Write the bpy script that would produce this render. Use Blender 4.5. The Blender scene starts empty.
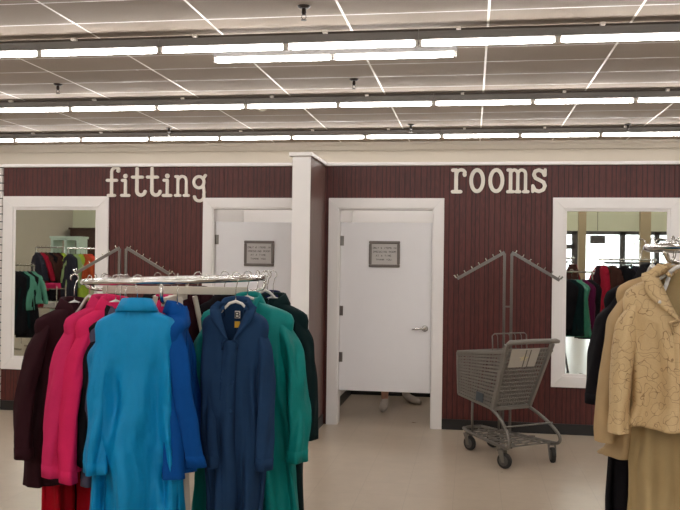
import bpy, bmesh, math, random
from mathutils import Vector, Matrix, noise as mnoise
random.seed(7)
sc = bpy.context.scene
C = sc.collection
PI = math.pi
R = math.radians
# ------------------------------------------------------------------ camera model
F = 838.0; H = 1.53; YAW = R(8.95); PITCH = math.atan(4/838); ROLL = R(.75)
def ray(x, y):
    u = (x-340)/F; v = -(y-255)/F
    c, s = math.cos(ROLL), math.sin(ROLL)
    U = u*c-v*s; V = u*s+v*c
    f = math.cos(PITCH)-V*math.sin(PITCH); z = math.sin(PITCH)+V*math.cos(PITCH)
    return Vector((U*math.cos(YAW)-f*math.sin(YAW), U*math.sin(YAW)+f*math.cos(YAW), z))
def at(x, y, Y):
    a = ray(x, y); t = Y/a.y
    return Vector((a.x*t, Y, H+a.z*t))
WY = 7.66
GY = 7.65                      # mirror glass plane
def mir(x, y, Yv):             # a place in the shop seen in a mirror
    p = at(x, y, Yv); return Vector((p.x, 2*GY-Yv, p.z))
cd = bpy.data.cameras.new('camera'); cam = bpy.data.objects.new('camera', cd); C.objects.link(cam)
cd.sensor_width = 36; cd.lens = 36*F/680; cd.clip_end = 200
o0 = ray(340, 255)
ux = (ray(340+F, 255)-o0); uy = (ray(340, 255-F)-o0)
M = Matrix((ux, uy, -o0)).transposed().to_4x4(); M.translation = Vector((0, 0, H))
cam.matrix_world = M
sc.camera = cam
# ------------------------------------------------------------------ materials
def lin(c):
    return tuple((v/255/12.92 if v/255 <= .04045 else ((v/255+.055)/1.055)**2.4) for v in c)+(1,)
class NT:
    def __init__(s, name):
        s.m = bpy.data.materials.new(name); s.m.use_nodes = True
        s.n = s.m.node_tree.nodes; s.l = s.m.node_tree.links
        s.b = s.n['Principled BSDF']
    def node(s, t, **k):
        n = s.n.new(t)
        for a, v in k.items():
            if a.startswith('i_'):
                kk = a[2:]; kk = int(kk) if kk.isdigit() else kk.replace('_', ' ')
                if hasattr(v, 'is_output') : s.l.new(v, n.inputs[kk])
                else: n.inputs[kk].default_value = v
            else: setattr(n, a, v)
        return n
    def math(s, op, a, b=None, c=None):
        n = s.n.new('ShaderNodeMath'); n.operation = op
        for i, v in enumerate((a, b, c)):
            if v is None: continue
            if hasattr(v, 'is_output'): s.l.new(v, n.inputs[i])
            else: n.inputs[i].default_value = v
        return n.outputs[0]
    def mix(s, f, a, b, mode='MIX'):
        n = s.n.new('ShaderNodeMix'); n.data_type = 'RGBA'; n.blend_type = mode
        for i, v in ((0, f), (6, a), (7, b)):
            if hasattr(v, 'is_output'): s.l.new(v, n.inputs[i])
            else: n.inputs[i].default_value = v
        return n.outputs[2]
    def pos(s):
        return s.node('ShaderNodeTexCoord').outputs['Object']
    def geo(s):
        return s.node('ShaderNodeNewGeometry').outputs['Position']
    def noise(s, vec, scale, detail=3, rough=.5, sc3=None):
        if sc3: vec = s.node('ShaderNodeMapping', i_Vector=vec, i_Scale=sc3).outputs[0]
        return s.node('ShaderNodeTexNoise', i_Vector=vec, i_Scale=scale, i_Detail=detail, i_Roughness=rough).outputs['Fac']
    def bump(s, h, strength=.3, dist=.01):
        b = s.node('ShaderNodeBump', i_Strength=strength, i_Distance=dist, i_Height=h)
        s.l.new(b.outputs[0], s.b.inputs['Normal'])
    def col(s, v): 
        if hasattr(v, 'is_output'): s.l.new(v, s.b.inputs['Base Color'])
        else: s.b.inputs['Base Color'].default_value = v
_mc = {}
def plain(name, c, rough=.5, metal=0, var=.06, scale=8, bump=0, bscale=200, spec=.5):
    if name in _mc: return _mc[name]
    t = NT(name); p = t.pos()
    n = t.noise(p, scale, 3)
    a = lin(c); d = tuple(x*(1-var*2) for x in a[:3])+(1,)
    t.col(t.mix(n, d, a)); t.b.inputs['Roughness'].default_value = rough; t.b.inputs['Metallic'].default_value = metal
    t.b.inputs['Specular IOR Level'].default_value = spec
    if bump: t.bump(t.noise(p, bscale, 2), bump, .002)
    _mc[name] = t.m; return t.m
def fabric(name, c, rough=.9, sheen=.06, weave=.35, spec=.1):
    if name in _mc: return _mc[name]
    t = NT(name); p = t.pos(); a = lin(c)
    n = t.noise(p, 9, 4, .6); n2 = t.noise(p, 420, 2)
    c1 = t.mix(n, tuple(x*.82 for x in a[:3])+(1,), tuple(min(1, x*1.08) for x in a[:3])+(1,))
    t.col(t.mix(t.math('MULTIPLY', n2, .35), c1, tuple(x*.6 for x in a[:3])+(1,)))
    t.b.inputs['Roughness'].default_value = rough; t.b.inputs['Specular IOR Level'].default_value = spec
    t.b.inputs['Sheen Weight'].default_value = sheen; t.b.inputs['Sheen Tint'].default_value = a
    hgt = t.math('ADD', t.math('MULTIPLY', t.noise(p, 9, 1.5, .5, (1, 1, .2)), 1.0), t.math('ADD', t.math('MULTIPLY', t.noise(p, 7, 2, .5), .5), t.math('MULTIPLY', n2, .02)))
    t.bump(hgt, min(1, weave*2), .05)
    _mc[name] = t.m; return t.m
white_trim = plain('white painted trim', (236, 232, 230), .38, var=.02)
door_paint = plain('white painted door', (232, 230, 232), .35, var=.02)
inner_white = plain('white partition paint', (232, 228, 224), .6, var=.02)
black_base = plain('black vinyl baseboard', (20, 17, 17), .4)
chrome = plain('chrome', (215, 213, 208), .16, 1, var=.03)
dull_steel = plain('brushed steel', (128, 124, 121), .28, 1, var=.08, scale=30)
cream_metal = plain('cream enamelled steel', (196, 186, 170), .4)
beige_wall = plain('beige wall paint', (190, 180, 165), .8, var=.03, scale=2)
cart_plastic = plain('grey cart plastic', (122, 117, 110), .55, var=.1, scale=14)
cart_metal = plain('grey cart tubing', (128, 124, 118), .35, .6, var=.1)
rubber = plain('dark rubber', (36, 34, 33), .7)
hub_grey = plain('grey wheel hub', (84, 80, 76), .5)
letter_white = plain('off white sign letter', (232, 225, 214), .45, var=.02)
hanger_clear = plain('clear white hanger plastic', (215, 212, 208), .25, var=.03)
hanger_black = plain('black hanger plastic', (25, 24, 24), .3)
skin = plain('skin', (196, 148, 124), .55, var=.05)
dark_wood = plain('dark brown cabinet wood', (70, 45, 36), .5, var=.2, scale=20)
frame_dark = plain('dark bronze window frame', (58, 50, 46), .45)
pillar_tan = plain('tan pillar paint', (150, 130, 100), .7)
ink = plain('black ink', (25, 24, 26), .6)

def m_panel():
    t = NT('dark wood grooved panelling'); g = t.geo()
    s = t.node('ShaderNodeSeparateXYZ', i_0=g)
    x = t.math('ADD', s.outputs[0], t.math('MULTIPLY', s.outputs[1], 1.0))
    fr = t.math('FRACT', t.math('DIVIDE', x, .4064))
    offs = [0.006, .125, .21, .335, .46, .56, .70, .83, .915]
    ramp = t.node('ShaderNodeValToRGB', i_0=fr); cr = ramp.color_ramp; cr.interpolation = 'LINEAR'
    w = .012
    els = [(0, 1)]
    for o in offs: els += [(max(.0005, o-w), 0 if o == offs[0] else 1), (o, 0), (o+w, 1)]
    els = els[:31]
    cr.elements[0].position = 0; cr.elements[0].color = (1, 1, 1, 1); cr.elements[1].position = 1; cr.elements[1].color = (1, 1, 1, 1)
    for p, v in els[1:]:
        e = cr.elements.new(p); e.color = (v, v, v, 1)
    gm = ramp.outputs[0]
    # plank id -> tone
    pid = t.math('FLOOR', t.math('DIVIDE', x, .058))
    wn = t.node('ShaderNodeTexWhiteNoise', noise_dimensions='1D'); t.l.new(pid, wn.inputs['W'])
    grain = t.noise(g, 1.0, 5, .65, (150, 150, 5))
    dist = t.noise(g, 1.0, 3, .5, (18, 18, 1.6))
    rings = t.math('SINE', t.math('MULTIPLY', dist, 70))
    rings = t.math('MULTIPLY_ADD', rings, .5, .5)
    c = t.mix(grain, lin((60, 22, 21)), lin((106, 49, 45)))
    c = t.mix(t.math('MULTIPLY', rings, .45), c, lin((44, 20, 20)))
    c = t.mix(t.math('MULTIPLY', wn.outputs[0], .25), c, lin((104, 50, 43)))
    c = t.mix(gm, lin((14, 7, 7)), c)
    t.col(c); t.b.inputs['Roughness'].default_value = .45; t.b.inputs['Specular IOR Level'].default_value = .35
    t.bump(t.math('ADD', gm, t.math('MULTIPLY', grain, .08)), .5, .004)
    return t.m
panel = m_panel()
def m_ceiling():
    t = NT('acoustic ceiling tiles in white grid'); g = t.geo(); s = t.node('ShaderNodeSeparateXYZ', i_0=g)
    fx = t.math('FRACT', t.math('DIVIDE', t.math('ADD', s.outputs[0], 100*1.225-.115), 1.225))
    fy = t.math('FRACT', t.math('DIVIDE', t.math('ADD', s.outputs[1], 100*.61-7.08), .61))
    ax = t.math('MULTIPLY', t.math('SUBTRACT', .5, t.math('ABSOLUTE', t.math('SUBTRACT', fx, .5))), 1.225)
    ay = t.math('MULTIPLY', t.math('SUBTRACT', .5, t.math('ABSOLUTE', t.math('SUBTRACT', fy, .5))), .61)
    mx = t.math('LESS_THAN', ax, .011); my = t.math('LESS_THAN', ay, .008)
    m = t.math('MAXIMUM', mx, my)
    n = t.noise(g, 90, 4, .7); nb = t.noise(g, 1.1, 2)
    # each tile has aged a little differently
    ix = t.math('FLOOR', t.math('DIVIDE', t.math('ADD', s.outputs[0], 122.385), 1.225)); iy = t.math('FLOOR', t.math('DIVIDE', t.math('ADD', s.outputs[1], 53.92), .61))
    wn = t.node('ShaderNodeTexWhiteNoise', noise_dimensions='1D'); t.l.new(t.math('MULTIPLY_ADD', ix, 13.7, iy), wn.inputs['W'])
    c = t.mix(n, lin((140, 127, 114)), lin((166, 152, 138)))
    c = t.mix(t.math('MULTIPLY', wn.outputs[0], .3), c, lin((128, 116, 106)))
    c = t.mix(m, c, lin((232, 226, 218)))
    t.col(c)
    rg = t.math('MULTIPLY_ADD', m, -.55, .85); t.l.new(rg, t.b.inputs['Roughness'])
    t.bump(t.math('ADD', t.math('MULTIPLY', n, .6), t.math('MULTIPLY', m, -1)), .35, .006)
    return t.m
def m_floor():
    t = NT('beige vinyl floor tiles'); g = t.geo(); s = t.node('ShaderNodeSeparateXYZ', i_0=g)
    def line(o, off):
        f = t.math('FRACT', t.math('DIVIDE', t.math('ADD', o, 50*.305+off), .305))
        return t.math('LESS_THAN', t.math('SUBTRACT', .5, t.math('ABSOLUTE', t.math('SUBTRACT', f, .5))), .006)
    m = t.math('MAXIMUM', line(s.outputs[0], .1), line(s.outputs[1], .05))
    n = t.noise(g, 7, 5, .6); n2 = t.noise(g, .7, 3)
    c = t.mix(n, lin((164, 149, 130)), lin((196, 182, 164)))
    c = t.mix(t.math('MULTIPLY', n2, .35), c, lin((165, 149, 128)))
    c = t.mix(t.math('MULTIPLY', m, .25), c, lin((110, 98, 82)))
    t.col(c); t.l.new(t.math('MULTIPLY_ADD', n, .12, .24), t.b.inputs['Roughness'])
    t.bump(t.math('ADD', t.noise(g, 3, 3), t.math('MULTIPLY', m, -.2)), .06, .01)
    return t.m
def m_slat():
    t = NT('white slatwall'); g = t.geo(); s = t.node('ShaderNodeSeparateXYZ', i_0=g)
    f = t.math('FRACT', t.math('DIVIDE', t.math('ADD', s.outputs[2], 7.6), .0762))
    m = t.math('LESS_THAN', f, .13)
    t.col(t.mix(m, lin((222, 217, 211)), lin((60, 55, 52)))); t.b.inputs['Roughness'].default_value = .4
    t.bump(t.math('SUBTRACT', 1, m), .8, .01)
    return t.m
def m_tan_pattern():
    t = NT('tan cloth with brown scrolled stitching'); p = t.pos()
    base = t.mix(t.noise(p, 300, 2), lin((188, 160, 118)), lin((206, 180, 138)))
    def cont(scale, seed, w, lev):
        v = t.node('ShaderNodeMapping', i_Vector=p, i_Location=(seed, seed*.7, 3)).outputs[0]
        n = t.noise(v, scale, 0.6, .4)
        f = t.math('FRACT', t.math('MULTIPLY', n, lev))
        return t.math('LESS_THAN', t.math('ABSOLUTE', t.math('SUBTRACT', f, .5)), w)
    m = t.math('MAXIMUM', cont(20, 2.3, .022, 4), cont(30, 7.7, .026, 3))
    t.col(t.mix(t.math('MULTIPLY', m, .68), base, lin((112, 84, 52)))); t.b.inputs['Roughness'].default_value = .7
    t.b.inputs['Specular IOR Level'].default_value = .3
    t.bump(t.math('ADD', t.math('MULTIPLY', t.noise(p, 22, 3, .5, (1, 1, .4)), 1), t.math('MULTIPLY', m, .12)), .4, .015)
    return t.m
def m_mirror():
    t = NT('mirror glass'); t.col((.80, .85, .80, 1)); t.b.inputs['Metallic'].default_value = 1; t.b.inputs['Roughness'].default_value = .012
    return t.m
def m_emit(name, c, s):
    t = NT(name); t.col((.8, .8, .8, 1)); t.b.inputs['Emission Color'].default_value = c; t.b.inputs['Emission Strength'].default_value = s
    return t.m
def m_glass():
    t = NT('window glass'); t.col((1, 1, 1, 1)); t.b.inputs['Transmission Weight'].default_value = 1; t.b.inputs['Roughness'].default_value = 0; t.b.inputs['IOR'].default_value = 1.05
    return t.m
ceil_m, floor_m, slat_m, tan_pat, mirror_m, glass_m = m_ceiling(), m_floor(), m_slat(), m_tan_pattern(), m_mirror(), m_glass()
tube_m = m_emit('lit fluorescent tube', (1.0, .968, .94, 1), 14.0)
# ------------------------------------------------------------------ mesh builder
class MB:
    def __init__(s): s.b = bmesh.new()
    def box(s, x0, x1, y0, y1, z0, z1):
        v = [s.b.verts.new((x, y, z)) for x in (x0, x1) for y in (y0, y1) for z in (z0, z1)]
        for f in ((0, 1, 3, 2), (4, 6, 7, 5), (0, 4, 5, 1), (2, 3, 7, 6), (0, 2, 6, 4), (1, 5, 7, 3)):
            s.b.faces.new([v[i] for i in f])
        return s
    def hexa(s, pts):          # 8 points, bottom 4 then top 4
        v = [s.b.verts.new(p) for p in pts]
        for f in ((0, 3, 2, 1), (4, 5, 6, 7), (0, 1, 5, 4), (1, 2, 6, 5), (2, 3, 7, 6), (3, 0, 4, 7)):
            s.b.faces.new([v[i] for i in f])
        return s
    def bar(s, a, b, w, d, up=Vector((0, 0, 1))):   # rectangular bar from a to b
        a = Vector(a); b = Vector(b); t = (b-a).normalized()
        if abs(t.dot(up)) > .98: up = Vector((0, 1, 0))
        r = t.cross(up).normalized(); u = r.cross(t)
        P = []
        for q in (a, b):
            for i, j in ((-1, -1), (1, -1), (1, 1), (-1, 1)): P.append(q+r*i*w/2+u*j*d/2)
        return s.hexa(P)
    def tube(s, pts, r, n=8, cap=True, closed=False):
        pts = [Vector(p) for p in pts]; N = len(pts); rings = []
        rr = r if isinstance(r, (list, tuple)) else [r]*N
        ref = None
        for i, p in enumerate(pts):
            if closed: t = (pts[(i+1) % N]-pts[i-1]).normalized()
            else: t = (pts[min(i+1, N-1)]-pts[max(i-1, 0)]).normalized()
            if ref is None:
                ref = Vector((0, 0, 1)) if abs(t.z) < .9 else Vector((1, 0, 0))
            a = (ref-t*ref.dot(t)).normalized(); ref = a; b = t.cross(a)
            rings.append([s.b.verts.new(p+(a*math.cos(2*PI*k/n)+b*math.sin(2*PI*k/n))*rr[i]) for k in range(n)])
        for i in range(N if closed else N-1):
            A = rings[i]; B = rings[(i+1) % N]
            for k in range(n): s.b.faces.new((A[k], A[(k+1) % n], B[(k+1) % n], B[k]))
        if cap and not closed:
            s.b.faces.new(rings[0][::-1]); s.b.faces.new(rings[-1])
        return s
    def lathe(s, c, prof, n=24, axis='z', cap=True):   # prof: (radius, height)
        c = Vector(c); rings = []
        for r, h in prof:
            ring = []
            for k in range(n):
                a = 2*PI*k/n; p = (r*math.cos(a), r*math.sin(a), h)
                if axis == 'x': p = (h, p[0], p[1])
                if axis == 'y': p = (p[0], h, p[1])
                ring.append(s.b.verts.new(c+Vector(p)))
            rings.append(ring)
        for A, B in zip(rings, rings[1:]):
            for k in range(n): s.b.faces.new((A[k], A[(k+1) % n], B[(k+1) % n], B[k]))
        if cap: s.b.faces.new(rings[0][::-1]); s.b.faces.new(rings[-1])
        return s
    def grid(s, rows, close=False):     # rows of points
        V = [[s.b.verts.new(p) for p in r] for r in rows]
        for A, B in zip(V, V[1:]):
            n = len(A)
            for k in range(n if close else n-1): s.b.faces.new((A[k], A[(k+1) % n], B[(k+1) % n], B[k]))
        return V
    def xf(s, m): s.b.transform(m); return s
    def build(s, name, mat, parent=None, smooth=False, bevel=0, solid=0, sub=0, loc=None, rot=None):
        bmesh.ops.recalc_face_normals(s.b, faces=s.b.faces)
        me = bpy.data.meshes.new(name); s.b.to_mesh(me); s.b.free()
        me.materials.append(mat)
        if smooth:
            for f in me.polygons: f.use_smooth = True
        o = bpy.data.objects.new(name, me); C.objects.link(o)
        if parent: o.parent = parent
        if loc is not None: o.location = loc
        if rot is not None: o.rotation_euler = (0, 0, rot)
        if solid:
            m = o.modifiers.new('solid', 'SOLIDIFY'); m.thickness = solid; m.offset = 0
        if bevel:
            m = o.modifiers.new('bevel', 'BEVEL'); m.width = bevel; m.segments = 2; m.limit_method = 'ANGLE'
        if sub:
            m = o.modifiers.new('sub', 'SUBSURF'); m.levels = sub; m.render_levels = sub
        return o
def tag(o, label, cat, group=None):
    o['label'] = label; o['category'] = cat
    if group: o['group'] = group
    return o
def thing(name, label, cat, loc=(0, 0, 0), rot=0, group=None):
    o = bpy.data.objects.new(name, None); C.objects.link(o); o.location = loc; o.rotation_euler = (0, 0, rot)
    o.empty_display_size = .1
    return tag(o, label, cat, group)
def struct(name, mb, mat, parent=None, label=None, **k):
    o = mb.build(name, mat, parent, **k); 
    if parent is None: o['kind'] = 'structure'
    if label: o['label'] = label
    return o
def copy_tree(o, parent=None):
    c = o.copy(); C.objects.link(c)
    if parent: c.parent = parent
    for ch in list(o.children): copy_tree(ch, c)
    return c
# ------------------------------------------------------------------ shell
X0, X1, Y0, Y1, CZ = -11.0, 8.5, -6.6, 14.85, 3.62
struct('floor', MB().box(X0-.2, X1+.2, Y0-.2, Y1+.2, -.1, 0), floor_m)
struct('ceiling', MB().box(X0-.2, X1+.2, Y0-.2, Y1+.2, CZ, CZ+.1), ceil_m)
struct('wall_back', MB().box(X0-.2, X1+.2, Y1, Y1+.15, 0, CZ), beige_wall)
struct('trim_1', MB().box(X0, X1, Y1-.05, Y1-.001, 3.475, CZ-.001).box(X0, X1, Y1-.07, Y1-.05, 3.56, CZ-.001), beige_wall)
struct('wall_left', MB().box(X0-.15, X0, Y0, Y1, 0, CZ), beige_wall)
struct('wall_right', MB().box(X1, X1+.15, Y0, Y1, 0, CZ), beige_wall)
# fitting room front wall with two door openings
TOP = 2.39
L0, L1 = -2.431, -1.55       # left opening
Q0, Q1 = -1.222, -.346       # right opening
OH = 2.0
SW = 4.578
b = MB()
for x0, x1 in ((-SW, L0), (L1, Q0), (Q1, 3.2)): b.box(x0, x1, WY, WY+.12, 0, TOP)
b.box(L0, L1, WY, WY+.12, OH, TOP); b.box(Q0, Q1, WY, WY+.12, OH, TOP)
struct('wall_front', b, panel)
struct('trim_2', MB().box(-SW, -1.52, WY-.035, WY+.15, TOP, TOP+.03).box(-1.34, 3.2, WY-.035, WY+.15, TOP, TOP+.03), white_trim, bevel=.004)
WX0, WX1, WF = -1.50, -1.352, 6.93
def m_smooth():
    t = NT('smooth brown wood panelling'); g = t.geo()
    gr = t.noise(g, 1.0, 5, .6, (60, 60, 4))
    t.col(t.mix(gr, lin((74, 50, 45)), lin((122, 92, 84)))); t.b.inputs['Roughness'].default_value = .4
    return t.m
struct('wall_wing', MB().box(WX0, WX1, WF, WY-.001, 0, TOP), m_smooth())
struct('trim_3', MB().box(WX0-.004, WX1+.003, WF-.02, WF-.001, 0, TOP), white_trim, bevel=.003)
struct('trim_4', MB().box(WX0-.03, WX1+.02, WF-.045, WY+.15, TOP+.0005, TOP+.032), white_trim, bevel=.004)
struct('wall_slatted', MB().box(-6.4, -SW-.001, WY-.03, WY+.12, 0, TOP+.03), slat_m)
b = MB()
for x0, x1 in ((-SW, L0-.09), (Q1+.09, 3.2)): b.box(x0, x1, WY-.012, WY-.001, 0, .095)
struct('baseboard_front', b, black_base, bevel=.002)
struct('baseboard_wing', MB().box(WX1+.001, WX1+.012, WF, WY-.02, 0, .095), black_base)
# fitting room partitions
b = MB()
BK = 9.42
b.box(-2.75, .12, BK, BK+.1, 0, TOP)
b.box(-2.75, -2.62, WY+.121, BK, 0, TOP); b.box(-1.46, -1.345, WY+.121, BK, 0, TOP); b.box(.0, .12, WY+.121, BK, 0, TOP)
struct('wall_fitting', b, inner_white)
struct('baseboard_fitting', MB().box(-1.344, -1.332, WY+.13, BK-.013, 0, .095).box(-1.344, -.001, BK-.012, BK-.001, 0, .095).box(-2.619, -1.461, BK-.012, BK-.001, 0, .095), black_base)
# door casings
def casing(n, a, c, rw=.093, lw=.093):
    b = MB(); t = .022
    z1 = OH+.093
    b.hexa([(a-lw, WY-t, 0), (a, WY-t, 0), (a, WY-.001, 0), (a-lw, WY-.001, 0), (a-lw, WY-t, z1), (a, WY-t, OH), (a, WY-.001, OH), (a-lw, WY-.001, z1)])
    b.hexa([(c, WY-t, 0), (c+rw, WY-t, 0), (c+rw, WY-.001, 0), (c, WY-.001, 0), (c, WY-t, OH), (c+rw, WY-t, z1), (c+rw, WY-.001, z1), (c, WY-.001, OH)])
    b.hexa([(a, WY-t, OH), (c, WY-t, OH), (c, WY-.001, OH), (a, WY-.001, OH), (a-lw, WY-t, z1), (c+rw, WY-t, z1), (c+rw, WY-.001, z1), (a-lw, WY-.001, z1)])
    # jambs inside the opening
    for x0, x1 in ((a, a+.012), (c-.012, c)): b.box(x0, x1, WY-.012, WY+.13, 0, OH-.012)
    b.box(a, c, WY-.012, WY+.13, OH-.012, OH)
    struct('trim_%d' % n, b, white_trim, bevel=.003)
casing(5, L0, L1, rw=.045); casing(6, Q0, Q1)
# doors
def door(name, hx, w, ang, label):
    r = bpy.data.objects.new(name, None); C.objects.link(r); r.location = (hx, WY+.045, 0); r.rotation_euler = (0, 0, ang)
    r['kind'] = 'structure'; r['label'] = label
    MB().box(0, w, 0, .035, .312, 1.872).build('door_panel', door_paint, r, bevel=.003)
    for z in (1.70, 1.05, .62):
        h = MB(); h.lathe((-.004, -.008, z-.045), [(.007, 0), (.007, .09)], 10); h.box(-.008, .03, -.003, -.0005, z-.045, z+.045)
        h.build('hinge', dull_steel, r)
    h = MB(); x = w-.055; z = .903
    h.lathe((x, -.008, z), [(.030, .008), (.030, 0), (.012, -.004), (.012, -.045)], 20, 'y')
    h.tube([(x, -.045, z), (x-.03, -.048, z+.004), (x-.075, -.046, z+.001), (x-.115, -.040, z-.006)], [.011, .010, .009, .007], 10)
    h.build('door_handle', chrome, r, smooth=True)
    h = MB(); h.lathe((x, 0, z+.01), [(.030, .036), (.030, .045), (.012, .05), (.012, .09)], 16, 'y'); h.build('door_knob', chrome, r, smooth=True)
    return r
d1 = door('door_1', L0+.016, .85, R(7), 'white fitting room door left of the wing wall, slightly ajar')
d2 = door('door_2', Q0+.014, .845, 0, 'closed white fitting room door right of the wing wall')
# ------------------------------------------------------------------ stroke lettering helper
def strokes(mb, paths, w, y0, y1, n=10):
    jj = 0
    for path in paths:
        ww = w
        if isinstance(path[0], (int, float)): ww = path[0]; path = path[1:]
        for (xa, za), (xb, zb) in zip(path, path[1:]):
            dx, dz = xb-xa, zb-za; L = math.hypot(dx, dz)
            if L < 1e-6: continue
            px, pz = -dz/L*ww/2, dx/L*ww/2
            q = [(xa+px, za+pz), (xb+px, zb+pz), (xb-px, zb-pz), (xa-px, za-pz)]
            jj += 1; y0 = y0-.00006
            mb.hexa([(x, y0, z) for x, z in q]+[(x, y1, z) for x, z in q])
        for (x, z) in path:
            y0 = y0-.00003
            mb.lathe((x, y0, z), [(ww/2, 0), (ww/2, y1-y0)], n, 'y')
def arc(cx, cy, rx, ry, a0, a1, n=12):
    return [(cx+rx*math.cos(R(a0+(a1-a0)*i/n)), cy+ry*math.sin(R(a0+(a1-a0)*i/n))) for i in range(n+1)]
# glyphs drawn in cm on a left/baseline origin (x-height about 21)
G = {
 'f': [[2.6, (6, 0), (6, 22)]+arc(10.5, 22.5, 4.5, 4.5, 180, 40), [2.6, (1.2, 14.6), (11.5, 14.6)], [2.6, (2.6, 0), (9.4, 0)], [3.4, (13.3, 24.0), (13.4, 23.8)]],
 'i': [[2.6, (4.5, 0), (4.5, 14.5)], [2.6, (1.2, 14.5), (4.5, 14.5)], [2.6, (.6, 0), (8.2, 0)], [4.0, (4.4, 18.6), (4.45, 18.6)]],
 't': [[2.9, (5, 26), (5, 4)]+arc(9, 4.5, 4, 4.2, 180, 350), [2.6, (0.6, 17.6), (10.2, 17.6)]],
 'n': [[2.4, (3, 0), (3, 18)], [2.4, (.8, 18), (3, 18)], [2.4, (3, 12.5)]+arc(7.2, 13.6, 4, 4.6, 165, 0)+[(11.2, 0)], [2.4, (.8, 0), (5.2, 0)], [2.4, (9.2, 0), (13.4, 0)]],
 'g': [[2.5]+arc(6.4, 12.6, 4.9, 5.4, 0, 360, 20), [2.5, (10.2, 16), (12.6, 19)], [2.5, (10.6, 9.5), (11.6, 3)]+arc(6.9, -.8, 4.6, 4.4, 20, -175, 14)],
 'r': [[3.0, (4.2, 0), (4.2, 19.5)], [2.8, (1, 19.5), (4.2, 19.5)], [2.6, (4.2, 13)]+arc(8.8, 15.4, 4.2, 4.4, 160, 30)+[(12.2, 16.4)], [3.2, (12.0, 16.2), (12.1, 15.2)], [2.8, (1, 0), (8.6, 0)]],
 'o': [[3.0]+arc(6.4, 10, 5.1, 9.6, 0, 360, 24)],
 'm': [[2.8, (3, 0), (3, 19.5)], [2.6, (.6, 19.5), (3, 19.5)], [2.5, (3, 14)]+arc(6.2, 15.6, 3.2, 3.9, 165, 0)+[(9.4, 0)], [2.5, (9.4, 14)]+arc(12.8, 15.6, 3.4, 3.9, 165, 0)+[(16.2, 0)], [2.6, (.6, 0), (5.4, 0)], [2.6, (7.8, 0), (11.2, 0)], [2.6, (14.6, 0), (18.4, 0)]],
 's': [[2.8]+[(11.2, 14.8), (9.6, 18.0), (6.4, 19.4), (3.2, 18.2), (2.2, 15.2), (3.6, 12.2), (7.0, 10.4), (10.4, 8.4), (11.6, 5.2), (10.2, 1.8), (6.6, .2), (3.2, 1.4), (1.6, 4.6)], [2.4, (11.6, 14.6), (11.6, 19.6)], [2.4, (1.4, .2), (1.4, 5.4)]],
}
def letter(ch, px0, px1, base_px, which, sz=None):
    p0 = at(px0, base_px, WY); p1 = at(px1, base_px, WY)
    W = {'f': 14.5, 'i': 9, 't': 13, 'n': 14, 'g': 13.5, 'r': 14, 'o': 12.8, 'm': 19, 's': 13}[ch]
    sx = (p1.x-p0.x)/W; sz = sz or .0100
    mb = MB()
    P = []
    for path in G[ch]:
        P.append([path[0]*.0112]+[(x*sx, z*sz) for x, z in path[1:]])
    strokes(mb, P, .03, 0, .014)
    o = mb.build('sign_letter', letter_white, None, loc=(p0.x, WY-.0155, p0.z))
    tag(o, 'white typewriter-style letter %s %s' % (ch, which), 'sign letter', 'letters of the fitting rooms sign')
for ch, a, c, w in (('f', 106.5, 119.5, 'starting the word fitting'), ('i', 121.5, 130, 'between f and the first t of fitting'), ('t', 132, 145.5, 'right after the first i of fitting'),
                    ('t', 147, 160.5, 'just before the second i of fitting'), ('i', 163, 172, 'between the second t and n of fitting'), ('n', 175, 189.5, 'before the g of fitting'), ('g', 192.5, 206.5, 'ending the word fitting above the left door')):
    letter(ch, a, c, 195.5, w)
for ch, a, c, w in (('r', 451.5, 466.5, 'starting the word rooms'), ('o', 469.5, 484.5, 'right after the r of rooms'), ('o', 488.5, 503.8, 'right before the m of rooms'), ('m', 507, 528.5, 'between o and s of rooms'), ('s', 531, 546.5, 'ending the word rooms')):
    letter(ch, a, c, 191.8, w, .0100)
# ------------------------------------------------------------------ door signs
A5 = {'A': [[(0,0),(2,5),(4,0)],[(1,2),(3,2)]], 'D': [[(0,0),(0,5),(2.4,5),(4,3.5),(4,1.5),(2.4,0),(0,0)]], 'E': [[(4,0),(0,0),(0,5),(4,5)],[(0,2.5),(3,2.5)]],
      'G': [[(4,4.2),(3,5),(1,5),(0,4),(0,1),(1,0),(3,0),(4,1),(4,2.4),(2.4,2.4)]], 'H': [[(0,0),(0,5)],[(4,0),(4,5)],[(0,2.5),(4,2.5)]], 'I': [[(2,0),(2,5)]],
      'K': [[(0,0),(0,5)],[(4,5),(0,2.2)],[(1.5,3),(4,0)]], 'L': [[(0,5),(0,0),(4,0)]], 'M': [[(0,0),(0,5),(2,2.5),(4,5),(4,0)]], 'N': [[(0,0),(0,5),(4,0),(4,5)]],
      'O': [[(1,0),(0,1),(0,4),(1,5),(3,5),(4,4),(4,1),(3,0),(1,0)]], 'R': [[(0,0),(0,5),(3,5),(4,4),(3,2.6),(0,2.6)],[(2,2.6),(4,0)]], 'S': [[(4,4.2),(3,5),(1,5),(0,4),(1,2.7),(3,2.4),(4,1),(3,0),(1,0),(0,.8)]],
      'T': [[(2,0),(2,5)],[(0,5),(4,5)]], 'U': [[(0,5),(0,1),(1,0),(3,0),(4,1),(4,5)]], 'Y': [[(0,5),(2,2.6),(4,5)],[(2,2.6),(2,0)]], '6': [[(3.6,5),(1,4),(0,2),(1,0),(3,0),(4,1.2),(3,2.6),(.4,2.2)]], '.': [[(1,0),(1.2,0)]], 'B': [[(0,0),(0,5),(3,5),(3.6,3.8),(3,2.6),(0,2.6)],[(3,2.6),(4,1.3),(3,0),(0,0)]]}
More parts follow.
